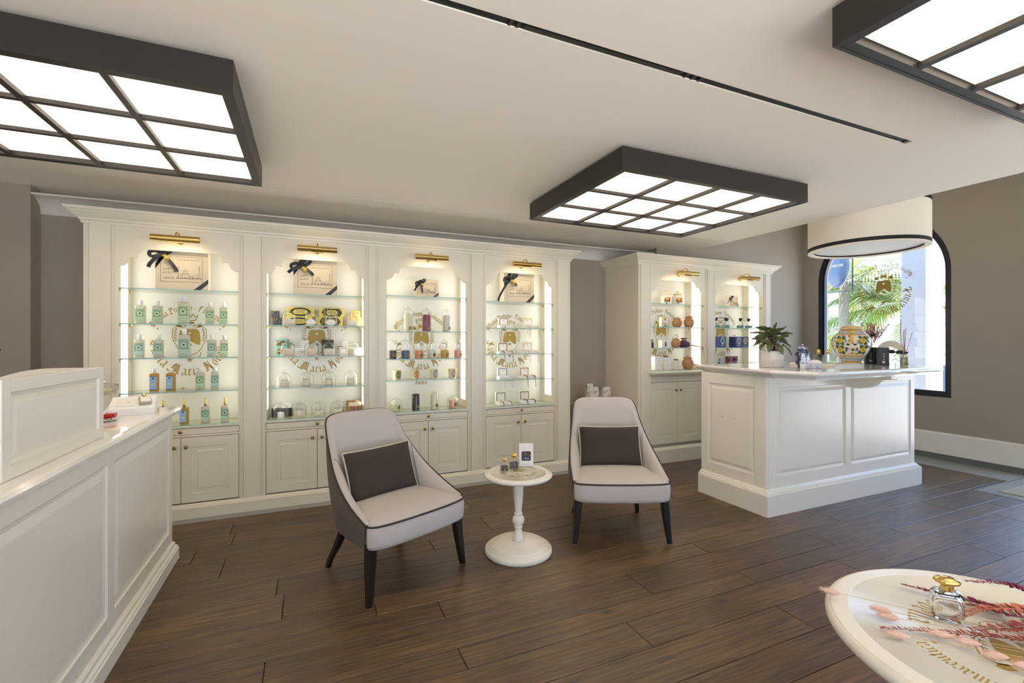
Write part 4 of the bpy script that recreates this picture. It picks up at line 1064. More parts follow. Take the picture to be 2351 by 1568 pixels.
# ------------------------------------------------------------------ goods: builders (local origin: centre of the base, front faces -y)
def bottle(x, y, z, w_, h, label, group, liquid='milk', lab='label_green', kind='cap', words='ACQUA DI ROSE', rz=0, cat='bottle'):
    """flat-shouldered toiletry bottle with a printed paper label; kind 'cap' or 'spray'"""
    t = thing('spray_bottle' if kind == 'spray' else 'toiletry_bottle', label, cat, (x, y, z), rz, group)
    d = w_ * .62; hb = h * (.78 if kind == 'cap' else .66)
    R_ = lambda k, zz: [(px, py, zz) for px, py in rrect(w_ * k, d * k, min(w_, d) * k * .28)]
    b = B().loft([R_(.94, 0), R_(1, .003), R_(1, hb * .93), R_(.95, hb * .975), R_(.80, hb), R_(.42, hb * 1.015)])
    b.obj('body', liquid, t)
    if kind == 'cap':
        r = w_ * .215
        B().lathe([(r * .86, hb), (r * .86, hb + .006), (r, hb + .007), (r, h - .002), (r * .94, h)], 18).obj('cap', 'white_plastic', t)
    else:
        r = w_ * .15
        B().lathe([(r * .8, hb), (r * .8, hb + .008), (r * 1.25, hb + .010), (r * 1.25, hb + .026), (r * .92, hb + .030), (r * .92, h - .004), (r * .8, h)], 18).obj('spray_cap', 'brass', t)
    f = -d / 2 - .0008
    if lab == 'label_blue':
        lw, lh, lz = w_ * .70, hb * .80, hb * .06
        p = B().box(-lw / 2 - w_ * .10, lw / 2 - w_ * .10, f, f + .0012, lz, lz + lh).obj('paper_label', lab, t)
        b = B()
        for q in ((0, .004), (lh - .004, lh)): b.box(-lw / 2 - w_ * .10, lw / 2 - w_ * .10, f - .0004, f, lz + q[0], lz + q[1])
        b.obj('label_border', 'ink', p)
        B().lathe([(.001, 0), (w_ * .10, 0)], 12, cap0=False, cap1=False).xf(Matrix.Translation((-w_ * .10, f - .0006, lz + lh * .84)) @ Matrix.Rotation(PI / 2, 4, 'X')).obj('crest', 'ink', p)
        B().box(-w_ * .30, w_ * .10, f - .0006, f, lz + lh * .38, lz + lh * .46).obj('label_band', 'label_pale', p)
    else:
        lw, lh, lz = w_ * .95, hb * .72, hb * .10
        p = B().box(-lw / 2, lw / 2, f, f + .0012, lz, lz + lh).obj('paper_label', lab, t)
        pr = 'print_green' if lab == 'label_green' else 'print_bluegreen'
        m = w_ * .06
        B().box(-lw / 2 + m, lw / 2 - m, f - .0005, f, lz + lh * .36, lz + lh - m).obj('engraving', pr, p)
        B().lathe([(.001, 0), (w_ * .27, 0)], 20, cap0=False, cap1=False).xf(Matrix.Translation((0, f - .0008, lz + lh * .64)) @ Matrix.Rotation(PI / 2, 4, 'X')).obj('medallion', lab, p)
        b = B(); cz = lz + lh * .64; k = w_ * .10
        b.poly([(-k, f - .0012, cz + k * .9), (k, f - .0012, cz + k * .9), (k * .9, f - .0012, cz - k * .3), (0, f - .0012, cz - k * 1.2), (-k * .9, f - .0012, cz - k * .3)]); b.obj('crest', 'label_ink', p)
        if words: text(words, w_ * .118, 'label_ink', p, (0, f - .0008, lz + lh * .20), sx=.95)
        B().box(-lw * .36, lw * .36, f - .0005, f, lz + lh * .07, lz + lh * .085).obj('label_rule', 'label_ink', p)
    return t
def cloche(x, y, z, dia, h, label, group):
    """glass bell: h without the knob"""
    t = thing('glass_cloche', label, 'glass dome', (x, y, z), 0, group)
    r = dia / 2; n = 9; rc = min(r, h * .55)
    prof = [(r * 1.03, 0), (r * 1.03, .003), (r, .006), (r, h - rc)] + [(r * math.cos(PI / 2 * k / n), h - rc + rc * math.sin(PI / 2 * k / n)) for k in range(1, n)] + [(.004, h)]
    inner = [(max(.002, a - .0016), b_ - (.0016 if b_ > h * .7 else 0)) for a, b_ in prof[2:]]
    b = B().lathe(prof, 26, cap0=False, cap1=True); b.lathe(inner, 26, cap0=False, cap1=True); b.obj('bell', 'clear_glass', t)
    b = B().lathe([(.004, h), (.0035, h + .006)], 10, cap0=False); b.ball((0, 0, h + .0125), .0075, 12); b.obj('knob', 'bottle_glass', t)
    return t
def soap(x, y, z, w_, h, label, mat, group='soaps under the glass domes', d=None, oval=False, sign=False, rz=0):
    t = thing('soap_bar', label, 'soap', (x, y, z), rz, group)
    d = d or w_ * .34
    if oval:
        b = B().ball((0, 0, h / 2), 1, 20, sx=w_ / 2, sy=d / 2, sz=h / 2)
        b.v = [(px, py, max(pz, .0)) for px, py, pz in b.v]
        b.obj('bar', mat, t)
    else:
        r = min(.006, h * .15)
        R_ = lambda o, zz: [(px, py, zz) for px, py in rrect(w_ - 2 * o, d - 2 * o, r)]
        b = B().loft([R_(r * .6, 0), R_(0, r * .6), R_(0, h - r * .6), R_(r * .6, h)]); b.obj('bar', mat, t)
    if sign:
        text('Sapone', .017, 'ink', t, (0, d * .2, h + .007), name='script_sign')
        B().box(-w_ * .34, w_ * .34, d * .2, d * .2 + .0015, h - .004, h + .0015).obj('sign_strip', 'ink', t)
    return t
def candle(x, y, z, dia, h, label, wax, group, wick=True):
    t = thing('pillar_candle', label, 'candle', (x, y, z), 0, group)
    r = dia / 2
    b = B().lathe([(r * .97, 0), (r, .003), (r, h - .004), (r * .96, h), (r * .5, h - .002), (.001, h - .003)], 26); b.obj('wax', wax, t)
    if wick: B().tube([(0, 0, h - .004), (.001, 0, h + .006), (.003, 0, h + .011)], .0009, 5).obj('wick', 'wick', t)
    a = math.radians(-66)
    b = B().lathe([(.0165, 0), (.0165, .0025), (.013, .003), (.012, .0022), (.001, .0024)], 18); b.xf(Matrix.Rotation(PI / 2, 4, 'X'))
    b.obj('medallion', 'medal', t, ((r + .0002) * math.cos(a), (r + .0002) * math.sin(a), .033), (0, 0, a + PI / 2))
    return t
def carton(x, y, z, w_, h, d, label, mat, group, name='carton', front=None, fin=.004, lid=None, words=None, wmat='ink', wsize=.012, rz=0, cat='box'):
    """box with optional printed front plate, lid line and lettering"""
    t = thing(name, label, cat, (x, y, z), rz, group)
    if lid:
        B().box(-w_ / 2 + .002, w_ / 2 - .002, -d / 2 + .002, d / 2 - .002, 0, h - lid).obj('base', mat, t, bevel=.001)
        B().box(-w_ / 2, w_ / 2, -d / 2, d / 2, h - lid, h).obj('lid', mat, t, bevel=.001)
    else:
        B().box(-w_ / 2, w_ / 2, -d / 2, d / 2, 0, h).obj('box', mat, t, bevel=.001)
    if front: B().box(-w_ / 2 + fin, w_ / 2 - fin, -d / 2 - .001, -d / 2 + .0005, fin, h - fin).obj('printed_front', front, t)
    if words: text(words, wsize, wmat, t, (0, -d / 2 - .0016, h * .5))
    return t
def bow(parent, c, s_, seed=0, tails=((-.9, -.9), (.9, -1.1)), mat='ribbon_black', lining='ribbon_gold', d=-.01):
    """ribbon bow at point c on a front face: two loops, a knot and two tails, each a strip with thickness given by its curl"""
    r_ = random.Random(seed); cx_, cy_, cz = c
    wd = s_ * .30
    def rib(nm, pts, m):
        b = B(); pts = catmull(pts, 4)
        n = len(pts); L = []
        for i, p in enumerate(pts):
            tt = (pts[min(i + 1, n - 1)] - pts[max(i - 1, 0)]).normalized()
            wv = Vector((-tt.z, 0, tt.x));
            if wv.length < 1e-4: wv = Vector((1, 0, 0))
            L.append((p, (wv.normalized() + Vector((0, .35, 0))).normalized() * wd / 2))
        for off in (0, .0008):
            k = len(b.v)
            for p, wv in L: b.v += [tuple(p - wv + Vector((0, off, 0))), tuple(p + wv + Vector((0, off, 0)))]
            for i in range(n - 1): b.face((k + 2 * i, k + 2 * i + 1, k + 2 * i + 3, k + 2 * i + 2), 0, True)
        return b.obj(nm, m, parent)
    P3 = lambda u, v, q: (cx_ + u * s_, cy_ + d - q * s_, cz + v * s_)
    rib('bow_loop', [P3(0, 0, .1), P3(-.35, .25, .35), P3(-.85, .10, .4), P3(-.8, -.25, .25), P3(-.3, -.15, .1), P3(0, 0, .1)], mat)
    rib('bow_loop', [P3(0, 0, .1), P3(.25, .45, .35), P3(.62, .75, .4), P3(.85, .55, .25), P3(.4, .15, .1), P3(0, 0, .1)], mat)
    rib('bow_lining', [P3(.02, -.02, .16), P3(.3, -.22, .45), P3(.42, -.45, .4), P3(.25, -.5, .25)], lining)
    for u, v in tails: rib('bow_tail', [P3(0, 0, .12), P3(u * .45, v * .35, .22), P3(u, v, .12), P3(u * 1.15, v * 1.35, .03)], mat)
    B().ball(P3(0, 0, .2), s_ * .14, 8).obj('bow_knot', mat, parent)
def church(parent, x0, z0, w_, h, y, mat='ink_brown'):
    """small engraved piazza: church front between two towers, houses and a crowd"""
    b = B()
    def ln(p, q, t=.0016):
        p = Vector((x0 + p[0] * w_, y, z0 + p[1] * h)); q = Vector((x0 + q[0] * w_, y, z0 + q[1] * h)); d = (q - p)
        if d.length < 1e-6: return
        n = Vector((-d.z, 0, d.x)).normalized() * t / 2; b.poly([p - n, q - n, q + n, p + n])
    F = [(.22, .16), (.22, .42), (.28, .44), (.28, .60), (.36, .72), (.44, .60), (.44, .44), (.52, .42), (.52, .16)]
    for p, q in zip(F, F[1:]): ln(p, q)
    ln((.22, .42), (.52, .42)); ln((.22, .46), (.52, .46)); ln((.28, .60), (.44, .60))
    for x in (.27, .32, .40, .46): ln((x, .18), (x, .42), .0010)
    for q in range(10):
        a0, a1 = q * 2 * PI / 10, (q + 1) * 2 * PI / 10; ln((.36 + .022 * math.cos(a0), .53 + .04 * math.sin(a0)), (.36 + .022 * math.cos(a1), .53 + .04 * math.sin(a1)), .001)
    for p, q in (((.06, .16), (.06, .62)), ((.10, .16), (.10, .62)), ((.06, .62), (.08, .86)), ((.10, .62), (.08, .86)), ((.90, .16), (.90, .66)), ((.94, .16), (.94, .66)), ((.90, .66), (.92, .95)), ((.94, .66), (.92, .95)), ((.52, .30), (.66, .34)), ((.66, .34), (.78, .42)), ((.78, .42), (.90, .38)), ((.10, .34), (.22, .36)), ((0, .16), (1, .14))): ln(p, q)
    for q in range(26):
        x = .02 + .96 * q / 25; hh = .06 + .05 * ((q * 7) % 5) / 4
        if q % 4 != 3: ln((x, .14), (x + .004, .14 + hh), .0032)
    for q in range(7): ln((.56 + q * .05, .18), (.56 + q * .05, .30), .0018)
    b.obj('engraving', mat, parent)
def gift_box(x, y, z, w_, h, d, label, seed, deco=True, k=1.0, bowpos=(-.40, .36), rz=0, tails=((-.9, -.9), (.9, -1.1))):
    t = thing('gift_box', label, 'gift box', (x, y + d / 2, z), rz, 'ribboned gift boxes on the top shelves')
    f = -d / 2
    B().box(-w_ / 2, w_ / 2, f, d / 2, 0, h).obj('box', 'card_cream', t, bevel=.0015)
    pw, ph = w_ * .80, h * .62; px, pz = -w_ * .41, h * .20
    b = B()
    for q in ((0, pw, 0, .003), (0, pw, ph - .003, ph), (0, .003, .003, ph - .003), (pw - .003, pw, .003, ph - .003)): b.box(px + q[0], px + q[1], f - .0012, f, pz + q[2], pz + q[3])
    pl = B().box(px, px + pw, f - .0004, f + .0002, pz, pz + ph).obj('printed_panel', 'card_cream', t)
    b.obj('panel_border', 'border_brown', pl)
    church(pl, px + pw * .37, pz + ph * .04, pw * .60, ph * .66, f - .0013)
    b = B().box(px + pw * .36, px + pw * .97, f - .001, f - .0003, pz + ph * .80, pz + ph * .95)
    text('OFFICINA PROFUMO FARMACEUTICA', pw * .040, 'ink_brown', pl, (px + pw * .665, f - .0014, pz + ph * .88), sx=.80)
    text('S.MARIA', pw * .062, 'ink_brown', pl, (px + pw * .175, f - .0014, pz + ph * .50), (PI / 2, math.radians(-10), 0)); text('NOVELLA', pw * .062, 'ink_brown', pl, (px + pw * .185, f - .0014, pz + ph * .36), (PI / 2, math.radians(-10), 0))
    text('FIRENZE', pw * .066, 'ink_brown', pl, (px + pw * .20, f - .0014, pz + ph * .14))
    b = B()
    for q in range(14):
        a = q * .9; r = pw * (.03 + .004 * q); cxx, czz = px + pw * .17, pz + ph * .74
        p = [(cxx + r * math.cos(a + e), f - .0013, czz + r * .7 * math.sin(a + e)) for e in (0, .35)]
        b.tube(p, .0011, 4)
    b.obj('scroll_print', 'ink_brown', pl, kind='stuff')
    # corner ribbons
    rw = .030 * k
    for nm, (xa, za), (xb, zb) in (('ribbon', (w_ * .20, 0), (w_ * .5, h * .26)), ('ribbon', (-w_ * .5, h * .52), (-w_ * .27, h))):
        dv = Vector((xb - xa, 0, zb - za)).normalized(); nv = Vector((-dv.z, 0, dv.x)) * rw / 2
        pts = [(xa - nv.x * 2, f - .002, max(0, za - nv.z)), (xa + nv.x * 0 + (rw if xa > 0 else 0) * 1.0, f - .002, za), (xb, f - .002, zb - (rw * .9 if xa > 0 else 0)), (xb, f - .002, zb)]
        if xa > 0: pts = [(xa, f - .0018, 0), (xa + rw * 1.5, f - .0018, 0), (w_ / 2 + .001, f - .0018, h * .26 - rw * .8), (w_ / 2 + .001, f - .0018, h * .26 + rw * .35)]
        else: pts = [(-w_ / 2 - .001, f - .0018, h * .50), (-w_ / 2 - .001, f - .0018, h * .50 + rw * 1.3), (-w_ * .22, f - .0018, h), (-w_ * .22 - rw * 1.3, f - .0018, h)]
        b = B(); b.loft([pts, [(p[0], p[1] + .0012, p[2]) for p in pts]], 0, True, True, True, False); b.obj('ribbon', 'ribbon_black', t)
    b = B()
    for q in range(5):
        u = (q + .8) / 6
        xa = w_ * .20 + rw * .8 + (w_ * .5 - w_ * .20 - rw * .8) * u; za = (h * .26 - rw * .2) * u
        b.box(xa - .004, xa + .004, f - .0024, f - .0018, za - .0016, za + .0016)
    b.obj('ribbon_print', 'gold_paint', t, kind='stuff')
    bow(t, (w_ * bowpos[0], f, h * bowpos[1] + h * .42), .085 * k, seed, tails)
    return t
def ribbon_tie(parent, pts, mat, wd=.004, nm='ribbon'):
    b = B(); b.tube(catmull(pts, 4), wd / 2, 5); return b.obj(nm, mat, parent)
def gift_card(x, y, z, w_, h, label, border, group='cartons of scented tablets'):
    t = thing('tablet_carton', label, 'box', (x, y, z), 0, group)
    d = .028
    B().box(-w_ / 2, w_ / 2, 0, d, 0, h).obj('box', 'card_white', t, bevel=.001)
    m = w_ * .06; e = w_ * .065
    b = B()
    for q in ((m, w_ - m, h * .0 + m, m + e), (m, w_ - m, h - m - e, h - m), (m, m + e, m + e, h - m - e), (w_ - m - e, w_ - m, m + e, h - m - e)): b.box(-w_ / 2 + q[0], -w_ / 2 + q[1], -.0012, 0, q[2], q[3])
    b.obj('border', border, t)
    b = B().lathe([(.001, 0), (w_ * .045, 0)], 10, cap0=False, cap1=False); b.xf(Matrix.Translation((0, -.001, h * .74)) @ Matrix.Rotation(PI / 2, 4, 'X')); b.obj('crest', 'gold_paint', t)
    for q in range(2): B().box(-w_ * .16, w_ * .16, -.0009, 0, h * (.32 - .1 * q), h * (.34 - .1 * q)).obj('caption', 'card_grey', t)
    return t
def sachet_box(x, y, z, w_, h, label, tie, sheet, group='open boxes of ribboned tablets', drop=.10):
    t = thing('tablet_box', label, 'box', (x, y, z), 0, group)
    d = .085; f = -d / 2
    B().box(-w_ / 2, w_ / 2, f, d / 2, 0, h * .72).obj('tray', 'card_white', t, bevel=.001)
    for q in (-1, 1):
        s_ = bpy.data.objects.new('tablet', B().box(-w_ * .235, w_ * .235, f + .004, d / 2 - .004, h * .72, h * .80).mesh('tablet', 'card_white')); COL.objects.link(s_); s_.parent = t; s_.location = (q * w_ * .245, 0, 0)
        B().box(-w_ * .20, w_ * .20, f + .010, d / 2 - .010, h * .80, h * .84).obj('printed_sheet', sheet, s_)
        xo = w_ * (.02 + .10 * (q > 0))
        for j in (0, 1):
            o = .006 * j
            ribbon_tie(s_, [(xo - .012 + o, .01, h * .87), (xo - .006 + o, f - .004, h * .86), (xo + .004 + o * .5, f - .012, h * .4), (xo + .012 - o * .5, f - .014, -drop * .35), (xo + .010 + o, f - .012, -drop * (.9 + .2 * j))], tie, .0042)
        B().ball((xo - .008, 0, h * .88), .006, 8, sz=.6).obj('tie_knot', tie, s_)
    return t
def jar(x, y, z, dia, h, label, group, mat='terracotta', lidmat=None, cat='jar', name='terracotta_jar', rope=False):
    t = thing(name, label, cat, (x, y, z), 0, group); r = dia / 2
    B().lathe([(r * .55, 0), (r * .62, h * .02), (r * .88, h * .22), (r, h * .45), (r * .93, h * .60), (r * .70, h * .72), (r * .62, h * .76), (r * .70, h * .79), (r * .70, h * .82)], 28).obj('body', mat, t)
    B().lathe([(r * .78, h * .82), (r * .78, h * .855), (r * .60, h * .89), (r * .25, h * .92), (r * .12, h * .93), (r * .20, h * .96), (r * .17, h * .99), (.001, h)], 24).obj('lid', lidmat or mat, t)
    if rope: B().tube([(r * .68 * math.cos(a * PI / 8), r * .68 * math.sin(a * PI / 8), h * .765) for a in range(16)], .003, 5, closed=True).obj('cord', 'tie_straw', t)
    return t
def perfume(x, y, z, w_, h, label, group, cap='gold', fill='perfume_pale', rz=0, print_=None, shape=.8, flat=.55, words=None):
    """rounded glass flask with a filled core, collar, ball or button cap and an optional label"""
    t = thing('perfume_bottle', label, 'perfume bottle', (x, y, z), rz, group)
    hb = h * .70; d = w_ * flat
    R_ = lambda k, zz, kk=1: [(px, py, zz) for px, py in rrect(w_ * k, d * k * kk, min(w_, d) * k * .38, 4)]
    B().loft([R_(.80, 0), R_(.95, hb * .05), R_(1, hb * .2), R_(1, hb * .68), R_(.93, hb * .86), R_(.70, hb * .97), R_(.40, hb)]).obj('flask', 'bottle_glass', t)
    if fill: B().loft([R_(.72, hb * .07), R_(.86, hb * .12), R_(.88, hb * (.42 if fill == 'aqua' else .60))]).obj('scent', fill, t)
    r = w_ * .16
    B().lathe([(r, hb), (r, hb + h * .06), (r * .9, hb + h * .07)], 18).obj('collar', cap, t)
    q_ = 1.0 if cap == 'gold' else .68
    B().lathe([(r * 1.1 * q_, hb + h * .07), (r * 1.25 * q_, hb + h * .12), (r * 1.9 * q_, hb + h * .17), (r * 2.0 * q_, hb + h * .21), (r * 1.7 * q_, hb + h * .26), (r * .9 * q_, h - .001), (.001, h)], 22).obj('stopper', cap, t)
    if print_:
        lw, lh = w_ * .66, hb * .60
        pl = B().loft([[(px, -d / 2 - .0015, hb * .46 + pz) for px, pz in rrect(lw, lh, lw * .16, 4)], [(px, -d / 2 + .001, hb * .46 + pz) for px, pz in rrect(lw, lh, lw * .16, 4)]], smooth=False).obj('label', print_, t)
        if words:
            B().box(-lw * .38, lw * .38, -d / 2 - .0022, -d / 2 - .0012, hb * .24, hb * .38).obj('label_band', 'card_navy', pl)
            text(words, lw * .20, 'label_pale', pl, (0, -d / 2 - .0026, hb * .31))
    return t
NB = ('in the leftmost niche', 'in the second niche from the left', 'in the third niche from the left', 'in the fourth niche from the left')
OR = ('first', 'second', 'third', 'fourth', 'fifth', 'sixth')

# ------------------------------------------------------------------ goods in the first niche: gift box and toiletry bottles
gift_box(-.901, 4.31, 1.7465, .340, .315, .10, 'large ribboned gift box on the top shelf of the leftmost niche', 1, bowpos=(-.36, .43))
G = 'green labelled bottles in the leftmost niche'
for i, (x, w_, h) in enumerate(((-1.179, .063, .180), (-1.073, .062, .180), (-.905, .076, .227), (-.730, .060, .179), (-.633, .060, .179))):
    bottle(x, 4.375, 1.4855, w_, h, ('tall pale green labelled bottle at the middle of the second shelf, leftmost niche' if i == 2 else OR[i] + ' green labelled bottle on the second shelf, leftmost niche'), G)
for i, (x, w_, h, lb) in enumerate(((-1.187, .062, .177, 'label_bluegreen'), (-1.067, .063, .176, 'label_bluegreen'), (-.901, .076, .224, 'label_bluegreen'), (-.717, .061, .176, 'label_bluegreen'), (-.629, .061, .176, 'label_green'))):
    bottle(x, 4.375, 1.2265, w_, h, ('tall blue green labelled bottle at the middle of the third shelf, leftmost niche' if i == 2 else OR[i] + ' blue green labelled bottle on the third shelf, leftmost niche'), G, lab=lb, words=None)
for i, (x, l) in enumerate(((-1.094, 'left'), (-.988, 'right'))):
    bottle(x, 4.375, .9685, .061, .173, 'amber bottle with sky blue label, ' + l + ' one of two on the fourth shelf', 'amber bottles in the leftmost niche', 'amber', 'label_blue', rz=math.radians(8 - 8 * i))
for i, (x, l) in enumerate(((-.796, 'left'), (-.693, 'right'))):
    bottle(x, 4.375, .9685, .060, .175, 'green labelled white capped bottle, ' + l + ' one of two on the fourth shelf beside amber bottles', G, lab=('label_green', 'label_bluegreen')[i], words=None)
for i, (x, lq, lb, l) in enumerate(((-1.033, 'amber', 'label_blue', 'amber spray bottle half hidden behind the cash counter top'), (-.895, 'amber', 'label_blue', 'amber spray bottle with sky blue label on the bottom shelf, leftmost niche'), (-.755, 'milk', 'label_bluegreen', 'green labelled spray bottle with gold cap beside the amber spray bottle'), (-.621, 'milk', 'label_bluegreen', 'green labelled spray bottle with gold cap, rightmost on the bottom shelf'))):
    bottle(x, 4.345, .7085, .059, .191, l, 'spray bottles in the leftmost niche', lq, lb, 'spray', None)

# ------------------------------------------------------------------ second niche: boxed soaps and glass domes
gift_box(.050, 4.31, 1.7465, .342, .315, .10, 'large ribboned gift box on the top shelf of the second niche', 2, bowpos=(-.33, .33), tails=((-1.0, -.5), (.95, -.6)))
G = 'soap boxes stacked behind the domes'
z = 1.4855
carton(-.253, 4.46, z, .070, .066, .05, 'olive green soap box, lower of two at the left end of the second shelf', 'card_olive', G, front='print_dark_lace', fin=.008)
carton(-.268, 4.46, z + .0662, .064, .060, .05, 'olive green soap box stacked on another at the left end', 'card_olive', G, front='print_dark_lace', fin=.008)
def longbox(x, z, w_, h, label, oct_):
    t = carton(x, 4.462, z, w_, h, .055, label, 'card_yellow', G, name='soap_box')
    f = -.0275 - .0012
    b = B()
    if oct_:
        P8 = [(-.40, 0), (-.30, .40), (.30, .40), (.40, 0), (.30, -.40), (-.30, -.40)]
        Q8 = [(-.22, 0), (-.17, .24), (.17, .24), (.22, 0), (.17, -.24), (-.17, -.24)]
        for i in range(6):
            j = (i + 1) % 6; b.poly([(u * w_, f, h * (.5 + v)) for u, v in (P8[i], P8[j], Q8[j], Q8[i])])
        b.obj('printed_frame', 'print_ornate', t)
        b = B()
        for i in range(6):
            j = (i + 1) % 6
            for S_ in (P8,): b.tube([(S_[i][0] * w_, f, h * (.5 + S_[i][1])), (S_[j][0] * w_, f, h * (.5 + S_[j][1]))], .0022, 4)
        b.obj('frame_outline', 'ink', t)
    else:
        N_ = 40
        for i in range(N_):
            a0, a1 = 2 * PI * i / N_, 2 * PI * (i + 1) / N_
            o = lambda a, k: (w_ * (.36 if k else .26) * math.copysign(abs(math.cos(a)) ** .7, math.cos(a)) * (1 + .06 * math.cos(6 * a) * k), f, h * .5 + h * (.40 if k else .27) * math.copysign(abs(math.sin(a)) ** .8, math.sin(a)) * (1 + .08 * math.cos(4 * a) * k))
            b.poly([o(a0, 1), o(a1, 1), o(a1, 0), o(a0, 0)])
        b.obj('printed_frame', 'ink', t)
    for q in range(3): B().box(-w_ * .15, w_ * .15, f - .0003, f + .001, h * (.38 + .12 * q), h * (.41 + .12 * q)).obj('caption', 'ink_brown', t)
longbox(-.086, z, .219, .081, 'yellow soap box with scrolled black frame, lower of the left stack', 0)
longbox(-.071, z + .0812, .223, .084, 'yellow soap box with scrolled black frame, upper of the left stack', 0)
longbox(.170, z, .214, .083, 'yellow soap box with hexagonal black frame, lower of the right stack', 1)
longbox(.186, z + .0832, .209, .080, 'yellow soap box with hexagonal black frame, upper of the right stack', 1)
carton(.393, 4.455, z, .112, .087, .06, 'orange yellow soap box, lower of two at the right end', 'card_orange', G, words='SAPONE', wsize=.013, wmat='ink_brown')
carton(.387, 4.455, z + .0872, .085, .056, .05, 'orange yellow soap box stacked at the right end of the second shelf', 'card_orange', G, words='SAPONE', wsize=.013, wmat='ink_brown')
GD, GS = 'glass domes in the second niche', 'soaps under the glass domes'
def domed(xs, z, n, sx, sh, mats, ovals, dd=.112, hh=.123, y=4.335, sign=False):
    for i, x in enumerate(xs):
        q = OR[i] + ' from left on the ' + n + ' shelf, second niche'
        cloche(x, y, z, dd, hh, 'clear glass dome over a soap, ' + q, GD)
        soap(sx[i][0], y, z, sx[i][1], sh[i], ('oval' if ovals[i] else {'soap_cream': 'ribbed cream', 'soap_pale': 'pale', 'soap_white': 'small white', 'soap_pink': 'ribbed pinkish', 'soap_brown': 'dark brown'}[mats[i]]) + ' soap bar under glass dome, ' + q, mats[i], oval=ovals[i], sign=sign)
domed((-.155, .017, .173, .357), z, 'second', ((-.154, .076), (.012, .078), (.171, .076), (.354, .077)), (.054, .056, .055, .047), ('soap_cream', 'soap_white', 'soap_white', 'soap_pale'), (0, 1, 1, 0))
z = 1.2265
t = carton(-.208, 4.46, z, .100, .073, .06, 'teal box with ornate printed front, lower of two, third shelf', 'card_teal', G, name='soap_box', front='print_ornate', fin=.012, rz=math.radians(-16))
t = carton(-.214, 4.46, z + .0732, .094, .070, .06, 'teal box with ornate printed front, stacked on its twin, third shelf', 'card_teal', G, name='soap_box', front='print_ornate', fin=.012, rz=math.radians(-16))
carton(-.066, 4.46, z, .104, .067, .055, 'white printed soap box, lower of the stack behind the third shelf domes', 'card_white', G, name='soap_box', front='print_white', fin=.008, words='SAPONE', wsize=.014)
carton(-.035, 4.46, z + .0672, .064, .066, .055, 'white printed soap box stacked behind the second dome, third shelf', 'card_white', G, name='soap_box', front='print_white', fin=.006)
carton(.151, 4.465, z, .098, .138, .05, 'black upright soap box behind the third dome, third shelf', 'card_black', G, name='soap_box')
t = carton(.342, 4.465, z, .194, .071, .05, 'long white soap box with small black frames, third shelf', 'card_white', G, name='soap_box', words='SAPONE', wsize=.013)
b = B()
for xa, xb in ((-.090, -.024), (-.018, .090)):
    for q in ((xa, xb, .008, .010), (xa, xb, .061, .063), (xa, xa + .002, .01, .061), (xb - .002, xb, .01, .061)): b.box(q[0], q[1], -.0262, -.025, q[2], q[3])
b.obj('printed_frame', 'ink', t)
t = thing('round_soap_tin', 'round white tin with black engraved crest standing on the white soap box', 'tin', (.294, 4.462, z + .0714), 0)
b = B().lathe([(.001, -.012), (.030, -.012), (.030, .012), (.001, .012)], 26); b.xf(Matrix.Translation((0, 0, .0305)) @ Matrix.Rotation(PI / 2, 4, 'X')); b.obj('tin', 'card_white', t)
b = B().lathe([(.001, 0), (.026, 0)], 24, cap0=False, cap1=False); b.xf(Matrix.Translation((0, -.0126, .0305)) @ Matrix.Rotation(PI / 2, 4, 'X')); b.obj('engraving', 'print_white', t)
domed((-.167, .017, .155, .349), z, 'third', ((-.160, .084), (.018, .059), (.160, .085), (.340, .054)), (.063, .062, .061, .058), ('soap_pink', 'soap_pink', 'soap_cream', 'soap_pink'), (0, 0, 0, 0))
z = .9685
domed((-.196, -.020, .155, .335), z, 'fourth', ((-.190, .075), (-.026, .074), (.154, .076), (.338, .073)), (.052, .051, .048, .049), ('soap_cream',) * 4, (0,) * 4, sign=True)
z = .7085
carton(-.216, 4.46, z, .158, .067, .05, 'low black soap box behind the first bottom shelf dome', 'card_black', G, name='soap_box')
carton(-.180, 4.462, z + .0672, .078, .042, .045, 'white soap box with grey frame on top of the black box', 'card_white', G, name='soap_box')
t = carton(.385, 4.46, z, .150, .103, .05, 'brown and cream framed soap box at the right end of the bottom shelf', 'card_brown', G, name='soap_box')
B().box(-.060, .060, -.0262, -.025, .055, .088).obj('printed_front', 'card_cream', t)
for i, (x, sx, sh, m) in enumerate(((-.217, .050, .052, 'soap_white'), (-.077, .078, .059, 'soap_cream'), (.073, .074, .050, 'soap_cream'), (.223, .075, .054, 'soap_cream'), (.367, .048, .062, 'soap_brown'))):
    q = OR[i] + ' from left on the bottom shelf, second niche'
    cloche(x, 4.325, z, .114, .127, 'clear glass dome over a soap, ' + q, GD)
    soap(x, 4.325, z, sx, sh, {'soap_white': 'small white', 'soap_cream': 'cream', 'soap_brown': 'dark brown'}[m] + ' soap bar under glass dome, ' + q, m, sign=(i in (1, 2, 3)))

